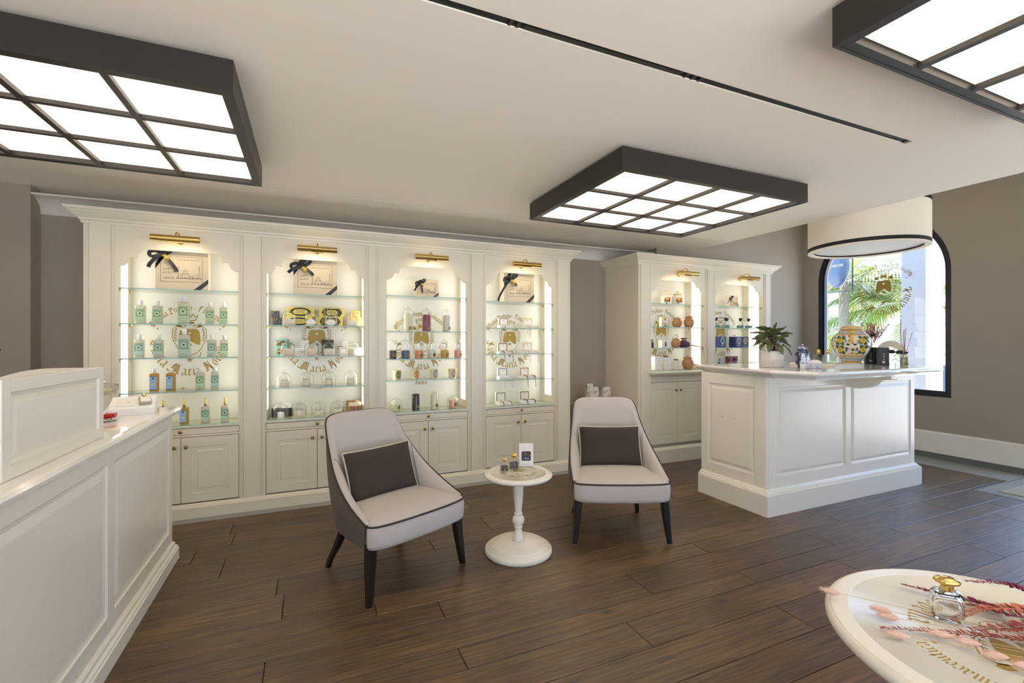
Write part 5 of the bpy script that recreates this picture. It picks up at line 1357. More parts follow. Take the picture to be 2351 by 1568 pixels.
# ------------------------------------------------------------------ third niche: candles
gift_box(1.023, 4.345, 1.7665, .222, .165, .055, 'small ribboned gift box on the top shelf of the candle niche', 3, k=.62, bowpos=(-.30, .36), tails=((-.9, -1.0), (.35, -1.2)))
GC, GB = 'candles in the third niche', 'glass bells over the candles'
for i, (x, wx, c) in enumerate(((.844, 'cream', 'cream'), (1.022, 'burgundy', 'burgundy'), (1.222, 'pale', 'pale grey'))):
    cloche(x, 4.36, 1.4435, .089, .219, 'tall glass bell over the ' + c + ' pillar candle on the second shelf', GB)
    candle(x, 4.36, 1.4435, .075, .160, 'tall ' + c + ' pillar candle under a glass bell on the second shelf', 'wax_' + wx, GC, False)
for i, (x, wx, c) in enumerate(((.701, 'plum', 'dark plum'), (.821, 'blue', 'blue'), (.948, 'orange', 'orange'), (1.070, 'grey', 'pale'), (1.197, 'ochre', 'ochre yellow'), (1.333, 'pink', 'pink'))):
    cloche(x, 4.35, 1.1905, .084, .175, 'glass bell over the short ' + c + ' candle on the third shelf', GB)
    candle(x, 4.35, 1.1905, .075, .077, 'short ' + c + ' candle under a glass bell on the third shelf', 'wax_' + wx, GC)
for i, (x, c) in enumerate(((.745, 'green'), (.912, 'orange'), (1.093, 'lilac'), (1.276, 'mauve'))):
    t = thing('candle_cup', 'cream ceramic candle cup with ' + c + ' oval label on the fourth shelf', 'cup', (x, 4.36, .9965), 0, 'candle cups in the third niche')
    B().lathe([(.033, 0), (.035, .003), (.041, .084), (.041, .089), (.038, .089), (.034, .070), (.001, .068)], 28).obj('cup', 'cup_cream', t)
    for nm, k, m, o in (('label_border', 1.0, 'oval_brown', .0006), ('oval_label', .78 if i > 1 else .92, 'oval_' + c, .0012)):
        pts = []
        for q in range(28):
            a = 2 * PI * q / 28; u, v = .029 * k * math.cos(a) * (1 + .04 * math.cos(8 * a)), .038 * k * math.sin(a); zz = .046 + v
            r = .035 + .006 * zz / .085 + o; an = -PI / 2 + math.radians(18) + u / r; pts.append((r * math.cos(an), r * math.sin(an), zz))
        cen = (.0395 * math.cos(-PI / 2 + math.radians(18)) * (1 + o * 26), .0395 * math.sin(-PI / 2 + math.radians(18)) * (1 + o * 26), .046)
        b = B(); n0 = len(b.v); b.v = [cen] + pts
        for q in range(28): b.face((0, 1 + q, 1 + (q + 1) % 28), 0, True)
        b.obj(nm, m, t)
for x, wx, c, dd, hh, cd, ch in ((.740, 'green', 'pale green', .113, .116, .073, .070), (.919, 'black', 'tall black', .078, .156, .070, .146), (1.097, 'ivory', 'tall ivory', .080, .163, .072, .151), (1.280, 'salmon', 'salmon pink', .110, .113, .076, .075)):
    cloche(x, 4.36, .7085, dd, hh, 'glass dome over the ' + c + ' candle on the bottom shelf', GB)
    candle(x, 4.36, .7085, cd, ch, c + ' candle under a glass dome on the bottom shelf of the candle niche', 'wax_' + wx, GC, wx in ('green', 'salmon'))

# ------------------------------------------------------------------ fourth niche: scented tablets
gift_box(1.969, 4.31, 1.7465, .335, .315, .12, 'large ribboned gift box on the top shelf of the fourth niche', 4, bowpos=(-.33, .30), tails=((-1.3, -1.9), (.75, -.5)))
for (xc, zc, h, bd, lc), (xf, wf, hf, tie, sh, lf), yc in (
    ((1.842, 1.4855, .112, 'border_brown', 'upright carton with brown border, left on the second shelf of the fourth niche'), (1.841, .172, .034, 'tie_yellow', 'card_white', 'open box of tablets with yellow ribbons before the brown bordered carton'), 4.42),
    ((2.117, 1.4855, .117, 'border_gold', 'upright carton with yellow border, right on the second shelf of the fourth niche'), (2.111, .170, .033, 'tie_yellow', 'card_white', 'open box of tablets with yellow ribbons before the yellow bordered carton'), 4.42),
    ((1.832, 1.2265, .112, 'border_red', 'upright carton with dark red border, left on the third shelf'), (1.824, .155, .030, 'tie_red', 'print_sachet', 'open box of tablets with red ribbons on the third shelf'), 4.42),
    ((2.116, 1.2265, .115, 'border_pink', 'upright carton with pink border, right on the third shelf'), (2.107, .167, .031, 'tie_pink', 'print_sachet', 'open box of tablets with pale pink ribbons on the third shelf'), 4.42),
    ((1.831, .9685, .111, 'border_blue', 'upright carton with blue border, left on the fourth shelf'), (1.822, .148, .036, 'tie_blue', 'card_white', 'open box of tablets with pale blue ribbons on the fourth shelf'), 4.42),
    ((2.078, .9685, .111, 'border_orange', 'upright carton with orange border, right on the fourth shelf'), (2.082, .150, .036, 'tie_rust', 'print_sachet', 'open box of tablets with rust red ribbons on the fourth shelf'), 4.42),
    ((1.806, .7085, .122, 'border_green', 'upright carton with green border, left on the bottom shelf'), (1.815, .148, .042, 'tie_green', 'print_sachet', 'open box of tablets with olive green ribbons on the bottom shelf'), 4.41),
    ((2.075, .7085, .122, 'border_dark', 'upright carton with dark bronze border, right on the bottom shelf'), (2.082, .150, .048, 'tie_dark', 'print_sachet_red', 'open box of tablets with red sheets and black ribbons on the bottom shelf'), 4.41)):
    gift_card(xc, yc, zc, .110, h, lc, bd)
    sachet_box(xf, yc - .075, zc, wf, hf, lf, tie, sh, drop=.085 if zc > .8 else .11)

# ------------------------------------------------------------------ corner cabinet goods
def spice_jar(x, y, z, label):
    t = thing('majolica_jar', label, 'jar', (x, y, z), 0, 'painted lidded jars in the corner cabinet'); r = .068
    B().lathe([(.056, 0), (.060, .004), (.062, .012), (.064, .02), (.0645, .085), (.060, .100), (.046, .112), (.044, .118), (.050, .124), (.054, .128), (.044, .138), (.020, .146), (.008, .148), (.011, .154), (.009, .160), (.001, .162)], 32).obj('body', 'majolica', t)
    for z0, z1, rr in ((.002, .006, .0612), (.1175, .1205, .0475), (.146, .160, .0118)):
        B().lathe([(rr, z0), (rr, z1)], 24, cap0=False, cap1=False).obj('band', 'maj_yellow', t)
    b = B()
    for nm, m, u0, u1, v0, v1 in (('painted_panel', 'maj_orange', -.15, .85, .028, .078), ('painted_house', 'maj_yellow', .05, .45, .045, .076), ('painted_tree', 'maj_green', -.25, .02, .030, .060), ('painted_arch', 'maj_dark', .15, .30, .030, .050), ('painted_arch', 'maj_dark', .55, .70, .030, .050), ('painted_leaf', 'maj_green', .0, .25, .010, .026)):
        b = B(); k = 8; o = .0008 if nm == 'painted_panel' else .0014
        for q in range(k):
            a0, a1 = -2.36 + u0 + (u1 - u0) * q / k, -2.36 + u0 + (u1 - u0) * (q + 1) / k
            b.poly([((.0645 + o) * math.cos(a), (.0645 + o) * math.sin(a), v) for a, v in ((a0, v0), (a1, v0), (a1, v1), (a0, v1))])
        b.obj(nm, m, t)
spice_jar(3.790, 4.20, 1.7775, 'painted cream jar with yellow knob, left of the pair on the top shelf')
spice_jar(3.965, 4.20, 1.7775, 'painted cream jar with yellow knob, right of the pair on the top shelf')
z = 1.5135; GT = 'terracotta lidded jars in the corner cabinet'
perfume(3.715, 4.14, z, .085, .108, 'clear perfume bottle with gold collar on the second shelf, corner cabinet', 'perfume bottles in the corner cabinet', 'gold', 'perfume_pale')
t = carton(3.775, 4.22, z, .100, .118, .05, 'white carton with dark border behind the clear perfume bottle', 'card_white', 'cartons in the corner cabinet')
b = B()
for q in ((-.044, .044, .006, .009), (-.044, .044, .109, .112), (-.044, -.041, .009, .109), (.041, .044, .009, .109)): b.box(q[0], q[1], -.0262, -.025, q[2], q[3])
b.obj('border', 'border_dark', t)
jar(3.953, 4.20, z, .112, .124, 'round terracotta lidded jar alone on the second shelf, corner cabinet', GT, rope=True)
jar(4.083, 4.13, z, .088, .105, 'small terracotta lidded jar before the larger one, corner cabinet', GT)
jar(4.157, 4.22, z, .118, .152, 'large terracotta lidded jar at the right of the second shelf', GT)
z = 1.2785
t = carton(3.768, 4.20, z, .135, .088, .06, 'white carton printed with a small black figure, third shelf of corner cabinet', 'card_white', 'cartons in the corner cabinet')
B().lathe([(.007, 0), (.013, .012), (.009, .022), (.012, .034), (.006, .044), (.008, .052), (.003, .058)], 10).xf(Matrix.Diagonal((1, .08, 1, 1))).obj('figure', 'ink', t, (-.012, -.0305, .014))
jar(3.925, 4.19, z, .108, .112, 'terracotta lidded jar beside the purple pouch on the third shelf', GT, rope=True)
t = thing('velvet_pouch', 'purple velvet pouch tied with yellow ribbon beside a terracotta jar', 'pouch', (4.060, 4.20, z), 0)
B().lathe([(.040, 0), (.066, .008), (.074, .035), (.066, .062), (.040, .080), (.018, .088), (.022, .094), (.040, .108), (.044, .112), (.030, .104), (.001, .092)], 20).obj('pouch', 'purple_velvet', t)
b = B().tube([(.021 * math.cos(a * PI / 6), .021 * math.sin(a * PI / 6), .089) for a in range(12)], .005, 6, closed=True); b.obj('tie', 'ribbon_gold', t)
for q in range(4): B().ball((.022 * math.cos(q * 1.6 - 2.2), .022 * math.sin(q * 1.6 - 2.2), .100 + .006 * (q % 2)), .014, 8, sz=.7).obj('bow_loop', 'ribbon_gold', t)
B().lathe([(.016, 0), (.018, .004), (.018, .05), (.013, .062), (.007, .068), (.007, .084), (.010, .086), (.010, .094), (.001, .095)], 16).obj('small_bottle', 'card_black', None, (3.560, 4.17, z))
tag(bpy.data.objects['small_bottle'], 'small black bottle half hidden at the left end of the third shelf', 'bottle')
t = thing('pomander_sticks', 'bundle of pale tied sticks hanging over the third shelf edge', 'bundle', (4.16, 4.10, z), 0)
for q in range(3): B().tube([(-.10, -.01 * q, .026 + .004 * q), (.0, -.015, .010 + .002 * q), (.085, -.02 + .008 * q, .005)], .0035, 6).obj('stick', 'tie_straw', t)
for q in (0, 1): ribbon_tie(t, [(.00, -.02, .016), (.03 + .07 * q, -.04, .006), (.045 + .075 * q, -.055, -.02), (.04 + .09 * q, -.056, -.055), (.055 + .09 * q, -.055, -.095)], 'tie_straw', .003)
z = 1.0265
def ribbon_carton(x, w_, h, bowm, label):
    t = carton(x, 4.15, z, w_, h, w_ * .8, label, 'card_white', 'cartons in the corner cabinet', name='ribbon_carton', lid=h * .5)
    f = -w_ * .4 - .001
    B().box(-w_ * .30, w_ * .30, f - .0003, f + .001, h * .80, h * .82).obj('caption', 'card_grey', t); B().box(-w_ * .22, w_ * .22, f - .0003, f + .001, h * .68, h * .69).obj('caption', 'card_grey', t)
    pts = [(u * w_ * .26, f - .0004, h * .27 + v * h * .19) for u, v in ((-.6, -1), (.6, -1), (1, .1), (.7, .5), (.4, .6), (.45, .9), (0, 1.1), (-.45, .9), (-.4, .6), (-.7, .5), (-1, .1))]
    b = B().tube(pts, .0012, 4, closed=True); b.obj('printed_vase', 'border_pink', t)
    for q in range(3): B().ball((-.02 + .02 * q, 0, h + .008), .014, 8, sz=.6).obj('bow_loop', bowm, t)
ribbon_carton(3.600, .100, .155, 'ribbon_gold', 'tall white carton with yellow bow, leftmost on the bottom shelf')
ribbon_carton(3.740, .096, .142, 'stem_brown', 'white carton with brown bow, middle of three on the bottom shelf')
ribbon_carton(3.890, .092, .105, 'stem_brown', 'low white carton with brown bow beside the terracotta jar')
jar(4.060, 4.14, z, .132, .160, 'terracotta lidded jar at the right end of the bottom shelf', GT, rope=True)
gift_box(4.852, 4.175, 1.7775, .140, .140, .085, 'small gift box with striped black bow in the right niche of corner cabinet', 5, k=.55, bowpos=(-.55, .30), tails=((-1.0, -1.0), (.6, -.7)))
z = 1.5135; GP = 'green tinted perfume bottles in the corner cabinet'
for x, y, l in ((4.560, 4.19, 'leftmost dark capped green perfume bottle, partly hidden by the cabinet post'), (4.680, 4.15, 'dark capped green perfume bottle, second from left in the right niche'), (4.768, 4.21, 'dark capped green perfume bottle close behind its neighbour'), (4.955, 4.17, 'dark capped green perfume bottle, second from right in the right niche'), (5.112, 4.18, 'rightmost dark capped green perfume bottle in the right niche')):
    perfume(x, y, z, .105, .130, l, GP, 'ink', 'aqua', flat=.6)
z = 1.2785
for x, y, w_, m, l in ((4.628, 4.20, .112, 'print_navy_silver', 'navy carton with silver oval cameo, leftmost in the right niche'), (4.905, 4.20, .118, 'print_navy_silver', 'navy carton with silver oval cameo, middle of three'), (5.030, 4.21, .108, 'print_navy_gold', 'navy carton with gold oval cameo, rightmost of three')):
    t = carton(x, y, z, w_, .131, .10, l, 'card_navy', 'navy cartons in the corner cabinet')
    for nm, k, mm in (('oval_frame', 1.0, m), ('cameo', .62, 'far_glass' if 'silver' in m else 'border_brown')):
        b = B(); b.poly([(.034 * k * math.cos(a * PI / 12), -.0508 - .0004 * (nm == 'cameo'), .080 + .042 * k * math.sin(a * PI / 12)) for a in range(24)]); b.obj(nm, mm, t)
    B().box(-.022, .022, -.0508, -.05, .020, .028).obj('caption', m, t); B().box(-.010, .010, -.0508, -.05, .008, .011).obj('caption', m, t)
z = 1.0265
t = thing('blue_ribbon_bow', 'bright blue ribbon bow at the left edge of the right niche', 'ribbon', (4.590, 4.17, z), 0)
for q, (u, v) in enumerate(((-.02, .02), (.02, .025), (0, .06), (.01, .10))): B().ball((u, 0, v), .026 - .004 * q, 10, sy=.5).obj('bow_loop', 'blue_cloth', t)
perfume(4.722, 4.15, z, .085, .112, 'dark smoky perfume bottle, left one before the red cartons', 'dark perfume bottles', 'ink', 'card_black')
perfume(4.815, 4.14, z, .088, .120, 'dark smoky perfume bottle, right one before the red cartons', 'dark perfume bottles', 'ink', 'card_black')
carton(4.862, 4.22, z, .17, .05, .09, 'dark red carton at the bottom of the stack in the right niche', 'card_red', 'dark red cartons', words=None)
carton(4.862, 4.225, z + .0502, .165, .088, .05, 'dark red carton with a gold band standing on another carton', 'card_red', 'dark red cartons', front=None)
carton(5.045, 4.14, z, .20, .022, .09, 'flat dark red carton lying at the right of the bottom shelf', 'card_red', 'dark red cartons')

# ------------------------------------------------------------------ goods on the island
ZI = 1.1375
t = thing('potted_prayer_plant', 'striped prayer plant in a dimpled white pot on the island corner', 'plant', (3.505, 2.640, ZI))
B().lathe([(.078, 0), (.082, .003), (.084, .012), (.084, .130), (.0835, .136), (.078, .136), (.077, .118), (.001, .118)], 40).obj('pot', 'pot_white', t)
dm = B().ball((0, 0, 0), .0062, 8).mesh('dimple', 'pot_white')
b = B()
for row in range(4):
    for k in range(32):
        a = 2 * PI * (k + .5 * (row % 2)) / 32
        b.ball((.0835 * math.cos(a), .0835 * math.sin(a), .024 + .013 * row), .0060, 6)
b.obj('dimple_band', 'pot_white', t, kind='stuff')
B().lathe([(.076, .112), (.001, .120)], 24, cap0=False, cap1=False).obj('soil', 'soil', t)
def leafmesh(L_, W_, curl):
    b = B(); n = 10; m = 4
    for i in range(n + 1):
        f = i / n; wd = W_ / 2 * math.sin(PI * min(1, .04 + f * .96)) ** .7 * (1 - .25 * f)
        for j in range(-m, m + 1):
            u = j / m
            b.v.append((u * wd, L_ * f, .10 * L_ * abs(u) - curl * L_ * f * f + .035 * L_ * math.sin(f * 9 + u * 2) * abs(u)))
    for i in range(n):
        for j in range(2 * m): b.face((i * (2 * m + 1) + j, i * (2 * m + 1) + j + 1, (i + 1) * (2 * m + 1) + j + 1, (i + 1) * (2 * m + 1) + j), 0, True)
    return b.mesh('leaf', 'prayer_leaf')
LM = [leafmesh(.105, .072, .22), leafmesh(.10, .062, .42), leafmesh(.125, .036, .12)]
r_ = random.Random(5)
spec = [(-.02, .03, .20, 160, 25, 0), (-.06, .0, .15, 190, -5, 2), (-.07, .01, .13, 185, -8, 2), (.03, .02, .21, 55, 10, 2), (.07, .01, .17, 10, -2, 2), (.0, -.03, .17, 255, 35, 0), (.03, -.03, .16, 300, 15, 0), (-.04, -.04, .13, 230, 5, 0), (.05, -.03, .10, 330, -15, 0), (-.06, -.03, .08, 210, -20, 1), (.06, .0, .12, 350, -12, 0), (-.05, .03, .11, 150, -10, 1), (.04, .05, .14, 60, 5, 0), (.0, .05, .15, 100, 10, 0), (.06, -.05, .07, 310, -30, 1), (-.03, -.06, .07, 240, -30, 1), (.02, -.06, .10, 275, -15, 0), (-.07, .0, .09, 175, -15, 1), (.075, .03, .08, 20, -25, 1), (.0, .0, .19, 120, 35, 0), (.01, -.01, .18, 20, 30, 0)]
for q in range(20):
    az = q * 137.5 + 20; rr = .02 + .045 * r_.random(); spec.append((rr * math.cos(math.radians(az)), rr * math.sin(math.radians(az)), r_.uniform(.06, .17), az + r_.uniform(-25, 25), r_.uniform(-5, 60), r_.choice((0, 0, 1, 2))))
for q, (x, y, h, az, el, k) in enumerate(spec):
    o = bpy.data.objects.new('leaf', LM[k]); COL.objects.link(o); o.parent = t
    base = Vector((x * .9, y * .9, .118 + h * .92)); o.location = base
    o.rotation_euler = (math.radians(el), math.radians(r_.uniform(-25, 25)), math.radians(az - 90))
    B().tube(catmull([(x * .25, y * .25, .115), (x * .55, y * .55, .115 + h * .55), base], 4), .0019, 5).obj('stalk', 'stem_brown', t)
t = thing('apothecary_jar', 'blue and white lidded ginger jar beside the plant pot', 'jar', (3.715, 2.53, ZI), 0)
B().lathe([(.034, 0), (.036, .004), (.034, .012), (.050, .035), (.052, .050), (.040, .066), (.040, .075), (.053, .095), (.055, .110), (.046, .130), (.036, .138), (.036, .146)], 30).obj('body', 'print_delft_dark', t)
B().lathe([(.044, .146), (.045, .150), (.036, .158), (.022, .172), (.010, .178), (.008, .186), (.004, .194), (.001, .195)], 26).obj('lid', 'print_delft', t)
B().lathe([(.0365, .140), (.0365, .147)], 26, cap0=False, cap1=False).obj('band', 'card_navy', t)
t = thing('obelisk_bottle', 'tall tapering white bottle with fine blue pattern before the ginger jar', 'bottle', (3.462, 2.352, ZI), math.radians(12))
R_ = lambda k, zz: [(px, py, zz) for px, py in rrect(.046 * k, .030 * k, .006 * k)]
B().loft([R_(1, 0), R_(1, .040), R_(1, .0402)]).obj('foot', 'card_white', t); B().loft([R_(1, .0402), R_(.8, .07), R_(.55, .116), R_(.4, .123)]).obj('body', 'print_delft_fine', t)
t = thing('slim_bottle', 'small slim white bottle with blue pattern beside the obelisk bottle', 'bottle', (3.530, 2.360, ZI), 0)
B().lathe([(.014, 0), (.016, .004), (.016, .080), (.010, .096), (.006, .109), (.001, .11)], 20).obj('body', 'print_delft_fine', t)
t = thing('domed_box', 'low round porcelain box with domed white lid and blue band', 'box', (3.655, 2.386, ZI), 0)
B().lathe([(.041, 0), (.043, .003), (.043, .040)], 32).obj('body', 'print_delft_fine', t); B().lathe([(.0435, .0402), (.0435, .048), (.040, .056), (.028, .064), (.012, .068), (.001, .069)], 32).obj('lid', 'card_white', t)
ZL = 1.1582
for x, y, l in ((4.240, 2.737, 'clear perfume bottle with tall gold cap, left of the pair by the vase'), (4.221, 2.640, 'clear perfume bottle with tall gold cap, right of the pair by the vase')):
    t = thing('perfume_bottle', l, 'perfume bottle', (x, y, ZL), 0, 'gold capped bottles on the island')
    B().lathe([(.030, 0), (.040, .004), (.044, .020), (.044, .055), (.036, .070), (.016, .076), (.014, .080)], 28).obj('flask', 'bottle_glass', t)
    B().lathe([(.026, .006), (.037, .010), (.038, .045)], 24).obj('scent', 'shelf_glass', t)
    B().lathe([(.0135, .080), (.0135, .120), (.001, .1205)], 20).obj('cap', 'gold', t)
t = thing('blotter_glass', 'clear tumbler holding white paper scent blotters beside the painted vase', 'glass', (4.200, 2.530, ZL), 0)
B().lathe([(.028, 0), (.034, .002), (.036, .075), (.0345, .075), (.0325, .006), (.001, .006)], 24, cap1=False).obj('tumbler', 'bottle_glass', t)
for q in range(4): B().box(-.006, .006, -.0006, .0006, .008, .125).obj('blotter', 'card_white', t, (.0, .004 * q - .006, 0), (.0, math.radians(-20 - 4 * q), .2 * q))
t = thing('painted_vase', 'large painted majolica vase with lid, yellow handle and fruit pattern on the island', 'vase', (4.670, 2.709, ZI), math.radians(-37))
VP = [(.080, 0), (.084, .004), (.084, .012), (.074, .014), (.078, .026), (.092, .055), (.108, .072), (.112, .084), (.132, .118), (.150, .160), (.158, .200), (.154, .238), (.134, .270), (.112, .288), (.098, .302), (.090, .318), (.086, .330)]
def vr(z):
    for (r0, z0), (r1, z1) in zip(VP, VP[1:]):
        if z <= z1: return r0 + (r1 - r0) * (z - z0) / max(1e-6, z1 - z0)
    return VP[-1][0]
B().lathe(VP, 56).obj('body', 'majolica', t)
def vband(nm, z0, z1, m, o=.0008):
    k = 5; B().lathe([(vr(z0 + (z1 - z0) * q / k) + o, z0 + (z1 - z0) * q / k) for q in range(k + 1)], 56, cap0=False, cap1=False).obj(nm, m, t)
vband('painted_band', .0005, .011, 'maj_dark'); vband('painted_band', .015, .026, 'maj_yellow'); vband('painted_band', .026, .031, 'maj_orange')
vband('painted_band', .036, .068, 'maj_grey'); vband('painted_band', .074, .080, 'maj_orange'); vband('painted_band', .080, .087, 'maj_yellow')
vband('painted_band', .272, .279, 'maj_orange'); vband('painted_band', .284, .306, 'maj_grey'); vband('painted_band', .312, .320, 'maj_orange'); vband('painted_band', .320, .328, 'maj_yellow')
B().lathe([(.092, .3305), (.094, .334), (.080, .340), (.072, .352), (.050, .362), (.016, .366), (.010, .374), (.022, .380), (.020, .385), (.001, .387)], 44).obj('lid', 'majolica', t)
B().lathe([(.0812, .339), (.0760, .349)], 44, cap0=False, cap1=False).obj('painted_band', 'maj_yellow', t)
AH = math.radians(-112)   # handle side
def decal(nm, m, a, z, ru, rv, rot=0, n=12, lobes=0, o=.0012):
    pts = []
    for q in range(n):
        f = 2 * PI * q / n; k = 1 + .18 * math.cos(lobes * f) if lobes else 1
        u, v = ru * k * math.cos(f), rv * k * math.sin(f); u, v = u * math.cos(rot) - v * math.sin(rot), u * math.sin(rot) + v * math.cos(rot)
        zz = z + v; r = vr(zz) + o; an = a + u / r; pts.append((r * math.cos(an), r * math.sin(an), zz))
    r = vr(z) + o + .0008; b = B(); b.v = [(r * math.cos(a), r * math.sin(a), z)] + pts
    for q in range(n): b.face((0, 1 + q, 1 + (q + 1) % n), 0, True)
    b.obj(nm, m, t)
for side in (-1, 1, 3):
    for du, zz in ((.58, .222), (.64, .138)):
        a = AH + du * side if side < 3 else AH + PI + du - .6
        for e in range(4): decal('painted_leaf', 'maj_green', a + .17 * math.cos(e * PI / 2 + .7), zz + .030 * math.sin(e * PI / 2 + .7), .024, .018, e * PI / 2 + .7)
        decal('painted_fruit', 'maj_yellow', a, zz, .024, .024, 0, 14, 0, .0022)
        decal('painted_seed', 'maj_dark', a, zz, .004, .004, 0, 8, 0, .0034)
r_ = random.Random(11)
for q in range(110):
    a = AH + r_.uniform(-1.5, 1.5); zz = r_.uniform(.098, .262)
    if any(abs(a - AH - s_ * d_) < .24 and abs(zz - z_) < .036 for s_ in (-1, 1) for d_, z_ in ((.58, .222), (.64, .138))): continue
    m = r_.choice(('maj_green', 'maj_green', 'maj_orange', 'maj_yellow', 'maj_grey', 'maj_dark'))
    decal('painted_leaf', m, a, zz, r_.uniform(.009, .017), r_.uniform(.004, .008), r_.uniform(-1.2, 1.2), 8, 0, .0010)
for s_ in (-1, 1): decal('painted_tulip', 'maj_dark', AH + s_ * .17, .185, .014, .009, 0, 10, 3, .0016)
for side, mt in ((0, 'maj_yellow'), (PI, 'maj_yellow')):
    a = AH + side; ca, sa = math.cos(a), math.sin(a)
    hp = catmull([(r * ca, r * sa, z) for r, z in ((.088, .312), (.118, .322), (.140, .300), (.156, .262), (.160, .220), (.154, .205))], 5)
    b = B().tube(hp, [.014] * len(hp), 8); b.obj('handle', mt, t)
    for k in (8, 13): 
        p = hp[k]; B().ball((p.x + .010 * ca, p.y + .010 * sa, p.z + .004), .0065, 8, sz=1.3).obj('handle_spot', 'maj_dark', t)
a = AH + PI * .5; B().tube([(.145 * math.cos(a), .145 * math.sin(a), .262), (.176 * math.cos(a), .176 * math.sin(a), .284)], [.014, .017], 8).obj('spout', 'maj_dark', t)
for x, y, l in ((4.926, 2.690, 'black scent carton, furthest left of three beside the vase'), (4.885, 2.600, 'black scent carton, middle of three beside the vase'), (4.715, 2.471, 'black scent carton, nearest of three beside the vase')):
    t = carton(x, y, ZI, .078, .158, .078, l, 'card_black', 'black cartons on the island', rz=math.radians(38))
    for q in range(3): B().box(-.0398, -.0392, -.004, .004, .050 + .022 * q, .060 + .022 * q).obj('dot', 'border_pink', t)
    B().box(-.0398, -.0392, -.010, .012, .018, .040).obj('caption', 'card_grey', t)
for x, y, l in ((4.835, 2.464, 'clear square diffuser bottle with black collar next to the black cartons'), (4.630, 2.300, 'clear square diffuser bottle with black collar, nearest the counter edge')):
    t = thing('diffuser_bottle', l, 'bottle', (x, y, ZI), math.radians(20), 'diffuser bottles on the island')
    R_ = lambda k, zz: [(px, py, zz) for px, py in rrect(.066 * k, .066 * k, .012, 3)]
    B().loft([R_(.94, 0), R_(1, .004), R_(1, .092), R_(.85, .102), R_(.45, .106)]).obj('flask', 'bottle_glass', t); B().loft([R_(.86, .006), R_(.9, .01), R_(.9, .070)]).obj('oil', 'shelf_glass', t)
    B().lathe([(.020, .106), (.027, .110), (.029, .118), (.027, .128), (.019, .130), (.018, .137), (.001, .137)], 24).obj('collar', 'card_black', t)
t = thing('reed_diffuser', 'reed diffuser with brown sticks in a yellow green bottle on the island', 'diffuser', (4.722, 2.311, ZI), 0)
B().lathe([(.024, 0), (.029, .003), (.029, .085), (.024, .100), (.016, .106)], 26).obj('flask', 'bottle_glass', t); B().lathe([(.023, .004), (.0265, .006), (.0265, .078)], 22).obj('oil', 'perfume_oil', t)
B().lathe([(.016, .106), (.026, .108), (.027, .122), (.014, .126)], 22).obj('collar', 'card_black', t)
for q, (dx, dy) in enumerate(((-.045, .01), (-.010, .0), (.006, .01), (.018, -.005), (.030, .012), (.100, -.01))): B().tube([(dx * -.12, dy * -.2, .02), (dx, dy, .335 - .02 * (q % 3))], .0019, 6).obj('reed', 'reed', t)
# behind the island: arch-backed cream chair and a vase of pink dried grass
t = thing('arch_back_stool', 'cream bar stool with arched back standing behind the island at the window', 'stool', (5.483, 2.96, 0), math.radians(-112))
bk = catmull([(-.19, .18, .74), (-.19, .185, 1.05), (-.185, .19, 1.22), (-.15, .19, 1.30), (-.08, .19, 1.345), (0, .19, 1.36), (.08, .19, 1.345), (.15, .19, 1.30), (.185, .19, 1.22), (.19, .185, 1.05), (.19, .18, .74)], 5)
b = B(); b.loft([[(p.x * k, p.y + o, .74 + (p.z - .74) * (1 - (1 - k) * .45)) for k, o in ((1, -.012), (1, .012), (.76, .012), (.76, -.012))] for p in bk], 0, True, True, True, False); b.obj('back_frame', 'cream_paint', t, bevel=.003)
B().box(-.15, .15, .17, .195, 1.02, 1.06).obj('back_rail', 'cream_paint', t)
B().rprism(rrect(.42, .40, .06, 4), [(-.01, .70), (0, .71), (0, .74), (-.02, .76)]).obj('seat', 'beige_cloth', t)
for sx in (-1, 1):
    for sy in (-1, 1): B().tube([(sx * .17, sy * .16, .70), (sx * .19, sy * .18, 0)], [.02, .015], 8).obj('leg', 'cream_paint', t)
for sx in (-1, 1): B().tube([(sx * .182, -.172, .25), (sx * .182, .172, .25)], .010, 8).obj('foot_rail', 'cream_paint', t)
t = thing('dried_bouquet', 'bouquet of dusty pink dried grasses behind the painted vase', 'flowers', (5.10, 2.80, ZI), 0)
B().lathe([(.035, 0), (.05, .02), (.055, .08), (.035, .14), (.03, .16)], 22).obj('vase', 'white_plastic', t)
r_ = random.Random(4)
for q in range(44):
    az = r_.uniform(0, 6.28); sp = r_.uniform(.02, .15); h = r_.uniform(.27, .41)
    tip = Vector((sp * math.cos(az) + .03, sp * math.sin(az), h)); b = B(); b.tube([(0, 0, .10), tip * .55 + Vector((0, 0, .04)), tip], .0012, 4)
    for k in range(9):
        f = .55 + .05 * k; c_ = Vector((0, 0, .1)).lerp(tip, f); d = Vector((r_.uniform(-1, 1), r_.uniform(-1, 1), r_.uniform(.2, 1))).normalized()
        b.tube([c_, c_ + d * .022], [.0055, .0015], 5)
    b.obj('grass_plume', 'pink_flower', t)

